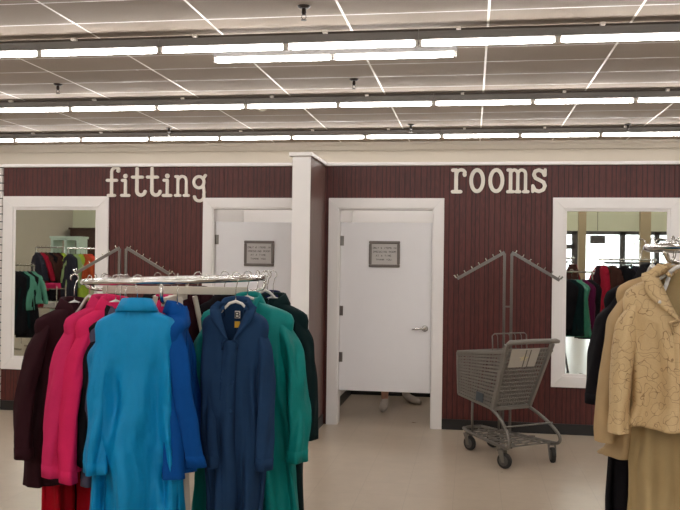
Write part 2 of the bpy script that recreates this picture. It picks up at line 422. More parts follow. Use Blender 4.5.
def text(mb, s, cx, cz, h, y0, y1, stroke=None, adv=5.6):
    u = h/5; W = (len(s)*adv-(adv-4))*u; x = cx-W/2
    for ch in s:
        if ch != ' ':
            for p in A5[ch]:
                strokes(mb, [[(x+a*u, cz+c*u) for a, c in p]], stroke or h*.17, y0, y1, 4)
        x += adv*u
sign_frame = plain('pewter picture frame', (112, 104, 100), .35, .5)
sign_paper = plain('grey sign paper', (188, 182, 178), .5)
def door_sign(label, parent_obj, lx, z):
    W, Hh = .286, .242
    ang = parent_obj.rotation_euler.z
    p = parent_obj.location + Vector((lx*math.cos(ang)+.006*math.sin(ang), lx*math.sin(ang)-.006*math.cos(ang), 0))
    r = thing('door_sign', label, 'sign', (p.x, p.y, z), ang, 'framed signs on the fitting room doors')
    fw = .026
    b = MB()
    for x0, x1, z0, z1 in ((-W/2, W/2, Hh/2-fw, Hh/2), (-W/2, W/2, -Hh/2, -Hh/2+fw), (-W/2, -W/2+fw, -Hh/2+fw, Hh/2-fw), (W/2-fw, W/2, -Hh/2+fw, Hh/2-fw)):
        b.box(x0, x1, -.018, .004, z0, z1)
    b.build('frame', sign_frame, r, bevel=.006)
    MB().box(-W/2+.02, W/2-.02, -.006, .003, -Hh/2+.02, Hh/2-.02).build('panel', sign_paper, r)
    for tx, zz, hh in (('ONLY 6 ITEMS IN', .050, .0145), ('DRESSING ROOM', .014, .0145), ('AT A TIME.', -.022, .0145), ('THANK YOU.', -.058, .0145)):
        b = MB(); text(b, tx, 0, zz, hh, -.0075, -.006, adv=5.0 if len(tx) > 14 else 5.6); b.build('text_line', ink, r)
door_sign('small pewter-framed item limit sign on the left, slightly open fitting room door', d1, .418, 1.573)
door_sign('small pewter-framed item limit sign on the closed fitting room door right of the wing wall', d2, .411, 1.580)
# ------------------------------------------------------------------ wall mirrors
def wall_mirror(x0, x1, z0, z1, label, bw=.108):
    r = thing('wall_mirror', label, 'mirror', ((x0+x1)/2, WY-.001, z0))
    w = (x1-x0)/2; h = z1-z0
    def fr(a0, a1, c0, c1, t, y0, y1):
        b = MB()
        b.hexa([(a0, y0, c0), (a1, y0, c0), (a1, y1, c0), (a0, y1, c0), (a0+t, y0, c0+t), (a1-t, y0, c0+t), (a1-t, y1, c0+t), (a0+t, y1, c0+t)])
        b.hexa([(a0+t, y0, c1-t), (a1-t, y0, c1-t), (a1-t, y1, c1-t), (a0+t, y1, c1-t), (a0, y0, c1), (a1, y0, c1), (a1, y1, c1), (a0, y1, c1)])
        for s in (0, 1):
            xo = a0 if s == 0 else a1; xi = a0+t if s == 0 else a1-t
            b.hexa([(xo, y0, c0), (xi, y0, c0+t), (xi, y1, c0+t), (xo, y1, c0), (xo, y0, c1), (xi, y0, c1-t), (xi, y1, c1-t), (xo, y1, c1)])
        return b
    fr(-w, w, 0, h, bw, -.024, 0).build('frame', white_trim, r, bevel=.003)
    fr(-w+bw, w-bw, bw, h-bw, .026, -.014, 0).build('inner_moulding', white_trim, r, bevel=.003)
    MB().box(-w+bw+.02, w-bw-.02, -.010, -.002, bw+.02, h-bw-.02).build('mirror_glass', mirror_m, r)
wall_mirror(-4.572, -3.472, .405, 2.105, 'tall white-framed wall mirror at the left, beside the white slatwall')
wall_mirror(.706, 1.795, .42, 2.10, 'tall white-framed wall mirror at the right, behind the tan suit', .096)
# ------------------------------------------------------------------ strip lights
housing_m = plain('white enamel light housing', (112, 108, 104), .4)
strut_m = plain('dark steel strut', (70, 62, 56), .5, .6)
socket_m = plain('lamp socket plastic', (205, 198, 190), .5)
def strip_light(loc, L, label, group, gap_at=None):
    r = thing('strip_light', label, 'ceiling light', loc, 0, group)   # origin: centre of the tube line
    MB().hexa([(0, -.030, .030), (L, -.030, .030), (L, .030, .030), (0, .030, .030), (0, -.045, .085), (L, -.045, .085), (L, .045, .085), (0, .045, .085)]).box(0.0, L, -.045, .045, .085, .100).build('housing', housing_m, r)
    n = 2
    for k in range(n):
        a = L*k/n+.028; c = L*(k+1)/n-.028
        b = MB(); b.lathe((a, 0, 0), [(.006, 0), (.020, .008), (.0235, .03), (.0235, c-a-.03), (.020, c-a-.008), (.006, c-a)], 12, 'x'); b.build('tube', tube_m, r, smooth=True)
        for x in (a-.026, c+.002): MB().box(x, x+.022, -.022, .022, -.024, .036).build('socket', socket_m, r)
    b = MB(); b.box(0, L, -.02, .02, .1005, .127); b.build('strut', strut_m, r)
    for x in (.35, 1.57): MB().box(x-.02, x+.02, -.08, -.0205, .101, .126).build('mounting_clip', socket_m, r)
    return r
TZ = 3.478
rows = [(-4.6, 'behind'), (-1.6, 'behind'), (1.4, 'behind'), (4.42, 'behind'), (7.47, 'front row above the wall'), (10.48, 'middle row'), (13.25, 'farthest row')]
P2 = 2.41
ordn = ['first', 'second', 'third', 'fourth', 'fifth', 'sixth', 'seventh', 'eighth']
first = strip_light((0, 7.47, TZ), P2-.004, 'x', 'g')
used = [False]
for ry, rn in rows:
    ph = -.49
    k0 = -4 if ry > 3 else -3
    vis = 0
    xs = [ph+P2*k for k in range(-4, 3)]
    for x in xs:
        if x+P2 > X1 or x < X0: continue
        # is it in the picture?
        a = math.atan2(x, ry)+YAW; c = math.atan2(x+P2, ry)+YAW
        seen = ry > 7 and c > -R(22.2) and a < R(22.2)
        if not used[0]: o = first; used[0] = True
        else: o = copy_tree(first)
        o.location = (x, ry, TZ-(.022 if 7 < ry < 8 else 0))
        if seen:
            o['label'] = 'fluorescent strip light, %s from left in the %s of the picture' % (ordn[vis], rn); vis += 1
            o['group'] = 'strip lights in the %s' % rn
        else:
            o['label'] = 'two-tube fluorescent strip light outside the picture, over the shop floor'; o['group'] = 'strip lights over the rest of the shop'
o = copy_tree(first); o.location = (-2.54, 7.98, 3.475); o['label'] = 'extra two-tube strip light set just behind the front row, over the fitting rooms'; o['group'] = 'single extra strip light'
o.scale = (.988, 1, 1)
# sprinklers and smoke detector
spr_m = plain('dark bronze sprinkler', (50, 42, 38), .4, .6)
def sprinkler(x, y, label):
    r = thing('sprinkler', label, 'sprinkler', (x, y, CZ-.001), 0, 'ceiling sprinklers')
    MB().lathe((0, 0, -.02), [(.032, 0), (.05, .012), (.055, .02)], 20).build('escutcheon', spr_m, r)
    MB().lathe((0, 0, -.075), [(.012, 0), (.02, .02), (.016, .055)], 12).build('head', spr_m, r)
    b = MB(); b.tube([(-.014, 0, -.07), (-.02, 0, -.095), (0, 0, -.112)], .003, 6); b.tube([(.014, 0, -.07), (.02, 0, -.095), (0, 0, -.112)], .003, 6); b.lathe((0, 0, -.118), [(.024, 0), (.024, .004)], 14)
    b.build('deflector', spr_m, r)
for px, py, lb in ((304, 6, 'dark pendent sprinkler nearest the camera at the top of the picture'), (58, 84, 'dark pendent sprinkler at the left between the first two light rows'), (354, 79, 'dark pendent sprinkler near mid picture between the first two light rows'),
                   (169, 128, 'small distant sprinkler left of centre by the farthest light row'), (411, 124.5, 'small distant sprinkler right of centre by the farthest light row'), (628, 124, 'small distant sprinkler at the far right by the farthest light row')):
    a = ray(px, py); t = (CZ-H)/a.z
    sprinkler(a.x*t, a.y*t, lb)
a = ray(262, 107); t = (CZ-H)/a.z
o = MB().lathe((0, 0, -.055), [(.03, 0), (.055, .012), (.07, .03), (.075, .055)], 24).build('smoke_detector', plain('detector plastic', (205, 196, 180), .5), None, smooth=True, loc=(a.x*t, a.y*t, CZ-.001))
tag(o, 'round off-white smoke detector on the ceiling behind the second light row', 'smoke detector')
# ------------------------------------------------------------------ garments
def sm(a, b, t): t = max(0, min(1, (t-a)/(b-a))); return t*t*(3-2*t)
def interp(tab, z):
    if z >= tab[0][0]: return tab[0][1:]
    for p, q in zip(tab, tab[1:]):
        if q[0] <= z <= p[0]:
            t = (p[0]-z)/(p[0]-q[0]); t = t*t*(3-2*t) if False else t
            return tuple(a+(b-a)*t for a, b in zip(p[1:], q[1:]))
    return tab[-1][1:]
def crease(p, seed):      # long hanging folds with soft ridges
    a = mnoise.noise(Vector((p.x*11+seed*3.1, p.y*9, p.z*1.9+seed)))
    b = mnoise.noise(Vector((p.x*24-seed, p.y*20+seed*2, p.z*4.5+p.x*6)))
    return (.5-abs(a)*1.9)*.017+(.4-abs(b)*1.6)*.006
def garment(name, label, cat, group, hook, rot, mat, half=.20, L=.95, hem=.22, depth=.075, sleeve=.60, srad=.062, sout=.05, sfwd=.03, vneck=0, collar='turn', folds=7, amp=.05, waist=.0,
            drop=.145, res=(88, 60), seed=1, buttons=0, cuff=True, lapel=0, hanger=hanger_clear, open_w=0, lining=None, hookm=None, cuff_mat=None, pockets=False, hem_wave=.0, curl=0, vopen=.046, souts=None, fwds=None, cs=1.0):
    rnd = random.Random(seed)
    hx, hy, hz = hook
    root = thing(name, label, cat, (hx, hy, hz), rot, group)
    S = -drop                                  # shoulder-neck line below the rail
    tab = [(S+.026, .050, .042), (S+.004, .064, .050), (S-.016, half*.50, .052), (S-.036, half*.74, .055), (S-.056, half*.87, .058), (S-.085, half*.91, depth*.8), (S-.14, half*.88, depth*.92),
           (S-.24, half*.84, depth), (S-.42, half*(.84-waist), depth*.95), (S-.62, max(half*.85, (half*.85+hem)/2), depth*1.05), (S-L, hem, depth*1.15)]
    if L < .62: tab = [r for r in tab if r[0] > S-L+.05]+[(S-L, hem, depth*1.1)]
    NU, NV = res
    ph = [rnd.uniform(0, 6.28) for _ in range(8)]
    fr = [folds, folds*2+1, 3, 5]
    def pt(z, th):
        a, b = interp(tab, z)
        dn = sm(S-.10, S-L, z) if False else sm(.10, 1, (S-z)/L)
        up = sm(.06, .3, (S-z)/L)
        rip = amp*(dn*.9+up*.22)*math.sin(fr[0]*th+ph[0]+1.2*math.sin(z*3+ph[1]))+amp*.45*dn*math.sin(fr[1]*th+ph[2]+z*2)+amp*.5*up*math.sin(fr[2]*th+ph[3]+z*5)
        rip += amp*.25*up*math.sin(5*th+z*14+ph[4])
        c, s = math.cos(th), math.sin(th)
        e = .78
        cx = math.copysign(abs(c)**e, c); sy = math.copysign(abs(s)**e, s)
        x = a*cx*(1+rip*.35)
        y = b*sy*(1+rip*3.6)+rip*.34*s
        x += .012*up*math.sin(z*6+ph[5])*(1 if waist == 0 else .4)
        y += curl*dn*x*x*4
        cr = crease(Vector((x, y, z)), seed)*min(1, up*1.3+.02)*(amp/.05)**.5; x += cr*c*.5; y += cr*(1.0 if s > 0 else -1.0)*min(1, abs(s)*2)
        return Vector((x, y, z+hem_wave*dn*math.sin(2*th+ph[6])))
    rowsp = []
    edge = []
    for j in range(NV+1):
        t = j/NV; z = S+.028-(L+.028)*(t**1.25 if L > .5 else t)
        g = 0.0
        if vneck:
            xv = vopen*max(0, 1-(S+.026-z)/vneck)**.85
            g = math.asin(min(.97, (xv/interp(tab, z)[0])**(1/.78)))/PI
        if open_w: g = max(g, open_w*sm(vneck, L, S-z), .006)
        elif vneck: g = g if g > .012 else -.05
        else: g = .004
        # front is at theta=-90deg
        row = [pt(z, -PI/2+g*PI+(2*PI-2*g*PI)*i/NU) for i in range(NU+1)]
        if g < 0:
            for q in (NU-2, NU-1, NU): row[q] = row[q]+Vector((0, -.007, 0))
        edge.append((z, row[0].copy(), row[-1].copy()))
        rowsp.append(row)
    b = MB(); b.grid(rowsp); b.build('body', mat, root, smooth=True, solid=.004)
    # sleeves
    if sleeve:
        for s in (-1, 1):
            P = []; K = 34 if NU > 30 else 9
            jit = rnd.uniform(-.02, .02); so = sout*(1+rnd.uniform(-.3, .3))
            if souts: so = souts[0] if s < 0 else souts[1]
            fw = (fwds[0] if s < 0 else fwds[1]) if fwds else sfwd
            rs = []; n = 28 if NU > 30 else 12
            for k in range(K+1):
                t = (k/K)**1.25
                x = s*(half*.90-srad*.66+srad*.30*sm(0, .25, t)+(so+.025)*math.sin(t*PI/2)**1.15)
                y = -.005-fw*2*(t*t if abs(fw) < .06 else sm(0, .35, t))+jit*t+.010*math.sin(t*4+ph[7])
                z = S-.060-sleeve*t
                P.append(Vector((x, y, z)))
                grow = math.sin(min(1, t/.20+.06)*PI/2)
                rx = srad*.66*(.25+.75*grow)*(1-.12*t); ry = srad*1.02*(.30+.70*grow)*(1-.16*t)*(1+.10*math.sin(PI*t)**2)
                row = []
                for i in range(n):
                    th = 2*PI*i/n
                    up_ = sm(.02, .3, t)
                    rip = 1+crease(Vector((x+.3*s+.06*math.cos(th), .06*math.sin(th), z*1.5)), seed+5)*up_*9+amp*1.1*up_*math.sin(3*th+ph[3]+3*t)+amp*1.4*up_*math.sin(5*th+8*t+ph[4])+amp*1.1*math.sin(2*th+16*t+ph[1])*up_
                    zz = P[-1].z-s*math.cos(th)*rx*.75*(1-sm(0, .3, t))
                    row.append(Vector((x+rx*math.cos(th)*rip, y+ry*math.sin(th)*rip, zz)))
                rs.append(row)
            b = MB(); V = b.grid(rs, True); b.b.faces.new(V[0]); sl = b.build('sleeve', mat, root, smooth=True)
            if cuff:
                rr = []
                for q, e in ((-3.4, 1.01), (-3.3, 1.05), (-1.6, 1.06), (0.15, 1.08), (.2, 1.0)):
                    kf = K+q*.5 if q < 0 else K
                    k0 = int(max(0, min(K-1, math.floor(kf)))); f = kf-k0
                    f = min(1, max(0, f))
                    A, B2 = rs[k0], rs[min(K, k0+1)]
                    cc = P[k0].lerp(P[min(K, k0+1)], f)
                    rr.append([cc+(u.lerp(v, f)-cc)*e+Vector((0, 0, -.012 if q > 0 else 0)) for u, v in zip(A, B2)])
                c = MB(); c.grid(rr, True); c.build('cuff', cuff_mat or mat, sl, smooth=True)
    # collar
    if collar:
        rr = []; n = 28
        g = .95 if vneck else .30
        prof = {'turn': [(.052, .022), (.055, .052), (.064, .054), (.078, .026), (.090, .000)], 'stand': [(.056, .02), (.056, .045), (.054, .065)], 'round': [(.053, .020), (.057, .030), (.063, .022)]}[collar]
        for r_, z_ in prof:
            row = []
            for i in range(n+1):
                th = -PI/2+g+(2*PI-2*g)*i/n
                fr_ = abs(i/n-.5)*2
                row.append(Vector((cs*r_*1.05*math.cos(th), cs*r_*.86*math.sin(th)+.004, S+z_-.030*fr_**2-(.03*fr_**6 if collar == 'turn' else 0))))
            rr.append(row)
        b = MB(); b.grid(rr); b.build('collar', mat, root, smooth=True, solid=.005)
    if lapel and vneck:
        for s, idx in ((-1, 2), (1, 1)):
            A = []; 
            ee = [e for e in edge if e[0] > S-vneck*1.02]
            m_ = len(ee)
            A = []; B2 = []; Cc = []
            for q, e in enumerate(ee):
                t = q/(m_-1)
                p = e[2] if s < 0 else e[1]
                if (p.x > 0) != (s > 0) and abs(p.x) > .01: p = e[1] if s < 0 else e[2]
                w = lapel*math.sin(PI*min(1, .15+t*.9))**.6 if t < .98 else .004
                if t > .5: w *= (1-(t-.5)/.5)*.95+.05
                A.append(p+Vector((0, -.004, 0))); B2.append(p+Vector((s*w*.5, -.016, .002))); Cc.append(p+Vector((s*w, -.012, .006)))
            b = MB(); b.grid([A, B2, Cc]); b.build('lapel', mat, root, smooth=True, solid=.004)
    if buttons:
        for q in range(buttons):
            z = S-(vneck or .08)-.02-q*.13
            y = min(pt(z, -PI/2).y, pt(z, -PI/2+.1).y)-.004
            MB().lathe((.014, y, z), [(.009, 0), (.009, -.004)], 12, 'y').build('button', cuff_mat or mat, root)
    if pockets:
        for s in (-1, 1):
            z = S-.55; th = -PI/2+s*.75
            p = pt(z, th); n_ = Vector((s*.25, -1, 0)).normalized()
            b = MB(); tt = Vector((1, s*.35, 0)).normalized()
            q = [p+n_*.006+tt*(-.06), p+n_*.006+tt*.06]
            b.hexa([q[0]-n_*.003, q[1]-n_*.003, q[1]+n_*.003, q[0]+n_*.003, q[0]-n_*.003+Vector((0, 0, .045)), q[1]-n_*.003+Vector((0, 0, .045)), q[1]+n_*.003+Vector((0, 0, .045)), q[0]+n_*.003+Vector((0, 0, .045))])
            b.build('pocket_flap', mat, root, bevel=.002)
    # hanger (a thing of its own)
    hl = label
    if len(hl.split()) > 13: hl = hl.split(',')[0]
    if len(hl.split()) > 13: hl = hl.replace('at the left of the', 'in the').replace('at the right of the', 'in the').replace(' behind the slate coat', '').replace(' seen side on', '')
    hg = thing('clothes_hanger', 'hanger of the '+hl, 'hanger', (hx, hy, hz), rot, 'hangers on the '+group.split(' on the ')[-1] if ' on the ' in group else 'hangers')
    b = MB(); hr = .021
    pts = [(hr*math.cos(R(a_)), 0, hr*math.sin(R(a_))-.001) for a_ in range(205, -80, -15)]
    pts = pts+[(.004, 0, -.045), (.0, 0, -.055), (0, 0, S+.03)]
    b.tube(pts, .0022, 6); b.build('hook', hookm or chrome, hg, smooth=True)
    w = half*.80
    b = MB(); b.tube([(-w, 0, S-.06), (-w*.5, 0, S-.018), (-.03, 0, S+.022), (0, 0, S+.032), (.03, 0, S+.022), (w*.5, 0, S-.018), (w, 0, S-.06)], [.004, .006, .007, .008, .007, .006, .004], 8)
    b.build('frame', hanger, hg, smooth=True)
    return root
# ------------------------------------------------------------------ round racks
def round_rack(name, label, cx, cy, z, rad, tilt=0, metal=cream_metal, leg_rot=0):
    r = thing(name, label, 'clothes rack', (cx, cy, 0), 0)
    ring = MB().tube([(rad*math.cos(2*PI*k/64), rad*math.sin(2*PI*k/64), z+tilt*rad*math.cos(2*PI*k/64)) for k in range(64)], .0145, 12, closed=True).build('ring', chrome, r, smooth=True)
    for k in range(2):
        a = leg_rot+k*PI/2; d = Vector((math.cos(a), math.sin(a), 0)); n = rad*.80
        b = MB(); b.bar(-d*n+Vector((0, 0, z-.055-.042*k)), d*n+Vector((0, 0, z-.055-.042*k)), .03, .040)
        b.build('cross_bar', metal, r, bevel=.003)
        for s in (-1, 1):
            e = d*s; zz = z-.055-.042*k; tz = z+tilt*rad*e.x
            b = MB(); b.tube([e*(n-.02)+Vector((0, 0, zz)), e*(n+.035)+Vector((0, 0, zz)), e*(rad-.012)+Vector((0, 0, zz+.012)), e*(rad)+Vector((0, 0, zz+.035)), e*rad+Vector((0, 0, tz-.012))], .009, 10)
            b.build('support_arm', chrome, r, smooth=True)
    for k in range(4):
        a = leg_rot+.35+k*PI/2; d = Vector((math.cos(a), math.sin(a), 0))
        b = MB(); b.bar(d*.10+Vector((0, 0, z-.085)), d*.40+Vector((0, 0, .02)), .028, .022)
        b.build('leg', metal, r, bevel=.003)
        b = MB(); b.lathe((d.x*.40, d.y*.40, 0.0005), [(.018, 0), (.02, .012), (.012, .024)], 12); b.build('foot', rubber, r)
    b = MB()
    for k in range(4):
        a = leg_rot+.35+k*PI/2; c = a+PI/2; q = .27
        b.bar((math.cos(a)*q, math.sin(a)*q, .62), (math.cos(c)*q, math.sin(c)*q, .62), .016, .02)
    b.build('brace', metal, r)
    return r
LC = Vector((-1.505, 4.13, 0)); LR = .458; LZ = 1.413; LT = .035
round_rack('round_clothes_rack', 'round chrome-ringed rack on cream legs holding the bright coats', LC.x, LC.y, LZ, LR, LT, leg_rot=R(12))
def on_ring(px, near, c=LC, rad=LR, z=LZ, tilt=LT):
    a = ray(px, 260); d = Vector((a.x, a.y)).normalized(); C2 = Vector((c.x, c.y))
    m_ = d.dot(C2); q = C2-d*m_; h2 = rad*rad-q.length_squared
    if h2 < 0:
        v = -q.normalized() * rad; p = C2+v
    else: p = d*(m_-math.sqrt(h2) if near else m_+math.sqrt(h2))
    return Vector((p.x, p.y, z+tilt*(p.x-c.x)+.0148))
def facing(p): return math.atan2(-p.x, p.y)      # rotation that turns a garment's front to the camera
GL = 'coats on the round rack at left'
fab = {}
maroon = fabric('dark maroon wool', (50, 24, 30)); pink = fabric('raspberry pink wool', (204, 46, 98)); pink2 = fabric('bright pink wool', (216, 42, 96)); blk = fabric('black knit', (24, 22, 26)); grey = fabric('grey violet cloth', (82, 78, 98))
cer = fabric('cerulean blue satin cloth', (0, 142, 200), .55, .05, .5, .25); royal = fabric('royal blue wool', (14, 76, 150)); slate = fabric('slate blue wool', (36, 62, 96)); teal = fabric('teal cloth', (0, 128, 124), .6, .05, .45, .22)
dgreen = fabric('black green wool', (14, 34, 36)); navy = fabric('navy cloth', (24, 28, 66)); red = fabric('deep red cloth', (176, 16, 34)); darkgrey = fabric('charcoal cloth', (46, 44, 54)); tan = fabric('plain tan cloth', (190, 162, 122), .8); tan2 = fabric('khaki tan skirt cloth', (178, 154, 112), .75)
plum = fabric('plum cloth', (84, 22, 58)); sequin = fabric('emerald sequin cloth', (16, 120, 92), .35, .1, 1.0, .8); forest = fabric('dark forest cloth', (20, 60, 56)); brown = fabric('brown cloth', (66, 40, 34)); lime = fabric('lime cloth', (150, 170, 60)); sage = fabric('pale green cloth', (140, 160, 110)); coral = fabric('coral cloth', (204, 78, 60)); white_f = fabric('white cloth', (210, 205, 200)); orange = fabric('orange cloth', (170, 74, 44)); mint = fabric('mint cloth', (90, 150, 130)); crimson = fabric('crimson cloth', (150, 26, 48)); lilac = fabric('lilac cloth', (150, 110, 140))
def G_(px, near, rel, name, label, cat, mat, seed, c=LC, rad=LR, z=LZ, tilt=LT, grp=GL, off=(0, 0), **k):
    p = on_ring(px, near, c, rad, z, tilt)
    d = Vector((p.x, p.y)).normalized()
    p = Vector((p.x+d.x*off[1]+d.y*off[0], p.y+d.y*off[1]-d.x*off[0], p.z))
    return garment(name, label, cat, grp, p, facing(p)+R(rel), mat, seed=seed, **k)
# left rack, from the left end round the front
G_(88, False, 30, 'coat', 'long dark maroon wool coat at the left end of the round rack', 'coat', maroon, 1, half=.23, L=.87, hem=.25, sleeve=.64, souts=(.09, .02), depth=.085, amp=.04, off=(-.065, .0), drop=.15)
G_(108, True, 27, 'coat', 'raspberry pink wool coat, the outer of the two pink coats on the round rack', 'coat', pink, 2, half=.225, L=.74, hem=.25, sleeve=.68, souts=(.08, .02), depth=.08, amp=.04, off=(-.005, .08), drop=.13, srad=.06)
G_(113, True, 27, 'coat', 'bright pink wool coat, the inner of the two pink coats on the round rack', 'coat', pink2, 3, half=.21, L=.73, hem=.22, sleeve=.69, souts=(.06, .02), depth=.08, amp=.04, off=(.015, .03), drop=.135, srad=.06)
G_(121, True, 24, 'jacket', 'black knitted jacket squeezed between pink and grey garments', 'jacket', blk, 4, half=.19, L=.68, hem=.19, sleeve=.60, souts=(.0, .0), amp=.04, off=(.0, .03), drop=.165)
G_(126, True, 20, 'jacket', 'grey violet jacket just left of the cerulean coat', 'jacket', grey, 5, half=.185, L=.70, hem=.19, sleeve=.68, souts=(.0, .0), amp=.04, off=(0, .02), drop=.175, srad=.05)
G_(138, True, 172, 'coat', 'long cerulean blue coat turned with its back to the camera', 'coat', cer, 6, half=.20, L=1.17, hem=.205, sleeve=.63, srad=.080, souts=(-.07, -.02), fwds=(.065, -.045), depth=.085, amp=.10, folds=6, drop=.135, off=(-.0, -.12))
G_(178, True, 84, 'jacket', 'royal blue wool jacket seen side on in the middle of the round rack', 'jacket', royal, 7, half=.17, L=.72, hem=.20, sleeve=.60, srad=.044, depth=.05, cs=.8, amp=.05, drop=.16, sfwd=.05, souts=(.0, .0))
sl = G_(232, True, -16, 'coat', 'slate blue wool coat facing the camera with tags at its neck', 'coat', slate, 8, half=.175, L=1.12, hem=.12, sleeve=.66, srad=.062, souts=(-.09, .005), depth=.08, amp=.055, vneck=.19, vopen=.075, lapel=.05, buttons=3, drop=.15, off=(.02, -.03))
tl = G_(250, True, -18, 'coat', 'teal green coat with buttoned cuffs behind the slate blue coat', 'coat', teal, 9, half=.265, L=1.18, hem=.27, sleeve=.68, srad=.078, souts=(.02, .06), depth=.085, amp=.085, vneck=.14, lapel=.04, drop=.14, off=(-.01, .12))
G_(264, False, -14, 'coat', 'dark navy coat mostly hidden at the right end of the round rack', 'coat', navy, 10, half=.21, L=.85, hem=.2, sleeve=.55, amp=.04, off=(.02, .04), drop=.14)
G_(262, True, -30, 'coat', 'long black green coat at the right end of the round rack', 'coat', dgreen, 11, half=.225, L=1.2, hem=.18, sleeve=.60, souts=(0, .05), amp=.04, off=(.06, .16), drop=.15)
# far side of the same rack
G_(118, False, 10, 'dress', 'long deep red dress whose hem shows under the pink coats', 'dress', red, 12, half=.17, L=1.22, hem=.16, sleeve=0, collar=None, amp=.06, off=(-.22, -.12), drop=.16)
G_(128, False, 0, 'dress', 'long charcoal dress hanging behind the grey jacket', 'dress', darkgrey, 13, half=.16, L=1.25, hem=.15, sleeve=0, collar=None, amp=.06, off=(-.12, -.05), drop=.16)
G_(158, False, 20, 'jacket', 'black jacket on the far side of the round rack, hem low between the blue coats', 'jacket', blk, 14, half=.20, L=.92, hem=.21, sleeve=.60, drop=.14)
G_(172, False, 25, 'jacket', 'pink jacket on the far side of the round rack, behind the royal blue jacket', 'jacket', pink, 15, half=.19, L=.6, hem=.19, sleeve=.52, drop=.12)
G_(198, False, 15, 'jacket', 'maroon jacket on the far side of the round rack, between the cream legs', 'jacket', maroon, 16, half=.20, L=.7, hem=.20, sleeve=.55, drop=.115)
G_(225, False, 8, 'dress', 'black sleeveless dress on the far side of the round rack behind the slate coat', 'dress', blk, 17, half=.17, L=.85, hem=.2, sleeve=0, collar=None, drop=.13)
def empty_hanger(p, rot, label, grp, mt, hook_m=None, half=.2):
    hg = thing('clothes_hanger', label, 'hanger', p, rot, grp); S = -.11
    b = MB(); hr = .021
    b.tube([(hr*math.cos(R(a_)), 0, hr*math.sin(R(a_))-.001) for a_ in range(205, -80, -15)]+[(.004, 0, -.045), (0, 0, -.055), (0, 0, S+.03)], .0024, 6); b.build('hook', hook_m or chrome, hg, smooth=True)
    b = MB(); w = half
    b.tube([(-w, 0, S-.085), (-w*.5, 0, S-.028), (-.03, 0, S+.018), (0, 0, S+.03), (.03, 0, S+.018), (w*.5, 0, S-.028), (w, 0, S-.085)], [.005, .007, .008, .009, .008, .007, .005], 8)
    b.tube([(-w*.97, 0, S-.085), (w*.97, 0, S-.085)], .004, 6); b.build('frame', mt, hg, smooth=True)
for i, (px, near, rot, wh) in enumerate(((266, False, 35, 'rightmost empty clear hanger on the round coat rack'), (258, False, 60, 'second empty clear hanger from the right end of the round coat rack'), (90, True, -62, 'empty clear hanger at the left end of the round coat rack'), (96, False, 75, 'empty clear hanger among the hooks left of the pink coats'))):
    p_ = on_ring(px, near); empty_hanger(p_, facing(p_)+R(rot), wh, 'empty hangers on the round coat rack', hanger_clear, half=.17)
# tags at the neck of the slate blue coat
tagw = plain('white paper label', (225, 222, 215), .6); tagy = plain('yellow sticker', (214, 170, 50), .6)
p = MB().box(-.013, .013, .034, .036, -.20, -.165).build('label', tagw, sl); p['label'] = 'white size label'
b = MB(); text(b, 'B', 0, -.196, .024, .0325, .034); b.build('size_letter', ink, p)
p = MB().box(-.013, .013, .032, .034, -.245, -.215).build('sticker', tagy, sl); p['label'] = 'yellow price sticker'
# ------------------------------------------------------------------ right rack with the tan suit
RC = Vector((1.02, 3.10, 0)); RR = .40; RZ = 1.585
black_metal = plain('worn dark metal', (90, 86, 84), .35, .8)
round_rack('round_clothes_rack', 'tall round rack holding the tan suit at the right edge', RC.x, RC.y, RZ, RR, 0, metal=black_metal, leg_rot=R(20))
GR = 'garments on the right-hand round rack'
kw = dict(c=RC, rad=RR, z=RZ, tilt=0, grp=GR)
def place(x, y, rel, name, label, cat, mat, seed, z=RZ+.0148, grp=GR, **k):
    return garment(name, label, cat, grp, Vector((x, y, z)), facing(Vector((x, y, 0)))+R(rel), mat, seed=seed, **k)
def ptx(px, Y):
    q = at(px, 260, Y); return q.x
place(ptx(686, 2.84), 2.84, 4, 'jacket', 'short tan jacket covered in brown scrolled stitching at the right edge', 'jacket', tan_pat, 21, half=.205, L=.49, hem=.20, depth=.085, sleeve=.45, srad=.058, souts=(.012, .01), vneck=.19, lapel=.06, collar='round', amp=.03, drop=.105, vopen=.10, cuff=False)
place(ptx(690, 2.92), 2.92, 4, 'dress', 'long plain khaki tan dress under the stitched jacket', 'dress', tan2, 22, half=.175, L=1.28, hem=.22, depth=.085, sleeve=0, collar=None, amp=.07, folds=7, drop=.115)
place(ptx(681, 3.04), 3.04, 6, 'jacket', 'plain tan jacket behind the stitched jacket, longer at the left', 'jacket', tan, 23, half=.235, L=.64, hem=.25, depth=.07, sleeve=.52, srad=.055, souts=(.03, .03), collar='round', amp=.03, drop=.100, cuff=False)
place(ptx(661, 3.2), 3.2, 8, 'jacket', 'black jacket hanging behind the tan jackets', 'jacket', blk, 24, half=.215, L=.42, hem=.20, sleeve=.38, souts=(.03, .0), amp=.03, drop=.125)
place(ptx(640, 3.28), 3.28, 10, 'dress', 'long black dress at the left side of the right rack', 'dress', blk, 25, half=.12, L=1.3, hem=.105, depth=.06, sleeve=0, collar=None, amp=.06, drop=.2)
place(ptx(674, 3.34), 3.34, 14, 'blouse', 'dark forest green blouse behind the tan jackets', 'blouse', forest, 26, half=.215, L=.5, hem=.2, sleeve=.24, souts=(.04, .0), amp=.04, drop=.13, cuff=False)
lb = bpy.data.objects[[o.name for o in C.objects if o.get('label', '').startswith('short tan jacket')][0]]
p = MB().box(-.028, .028, .036, .038, -.155, -.142).build('neck_label', ink, lb); p['label'] = 'black woven neck label'
p = MB().box(-.016, .016, .034, .036, -.195, -.172).build('size_label', ink, lb); p['label'] = 'black woven size label'
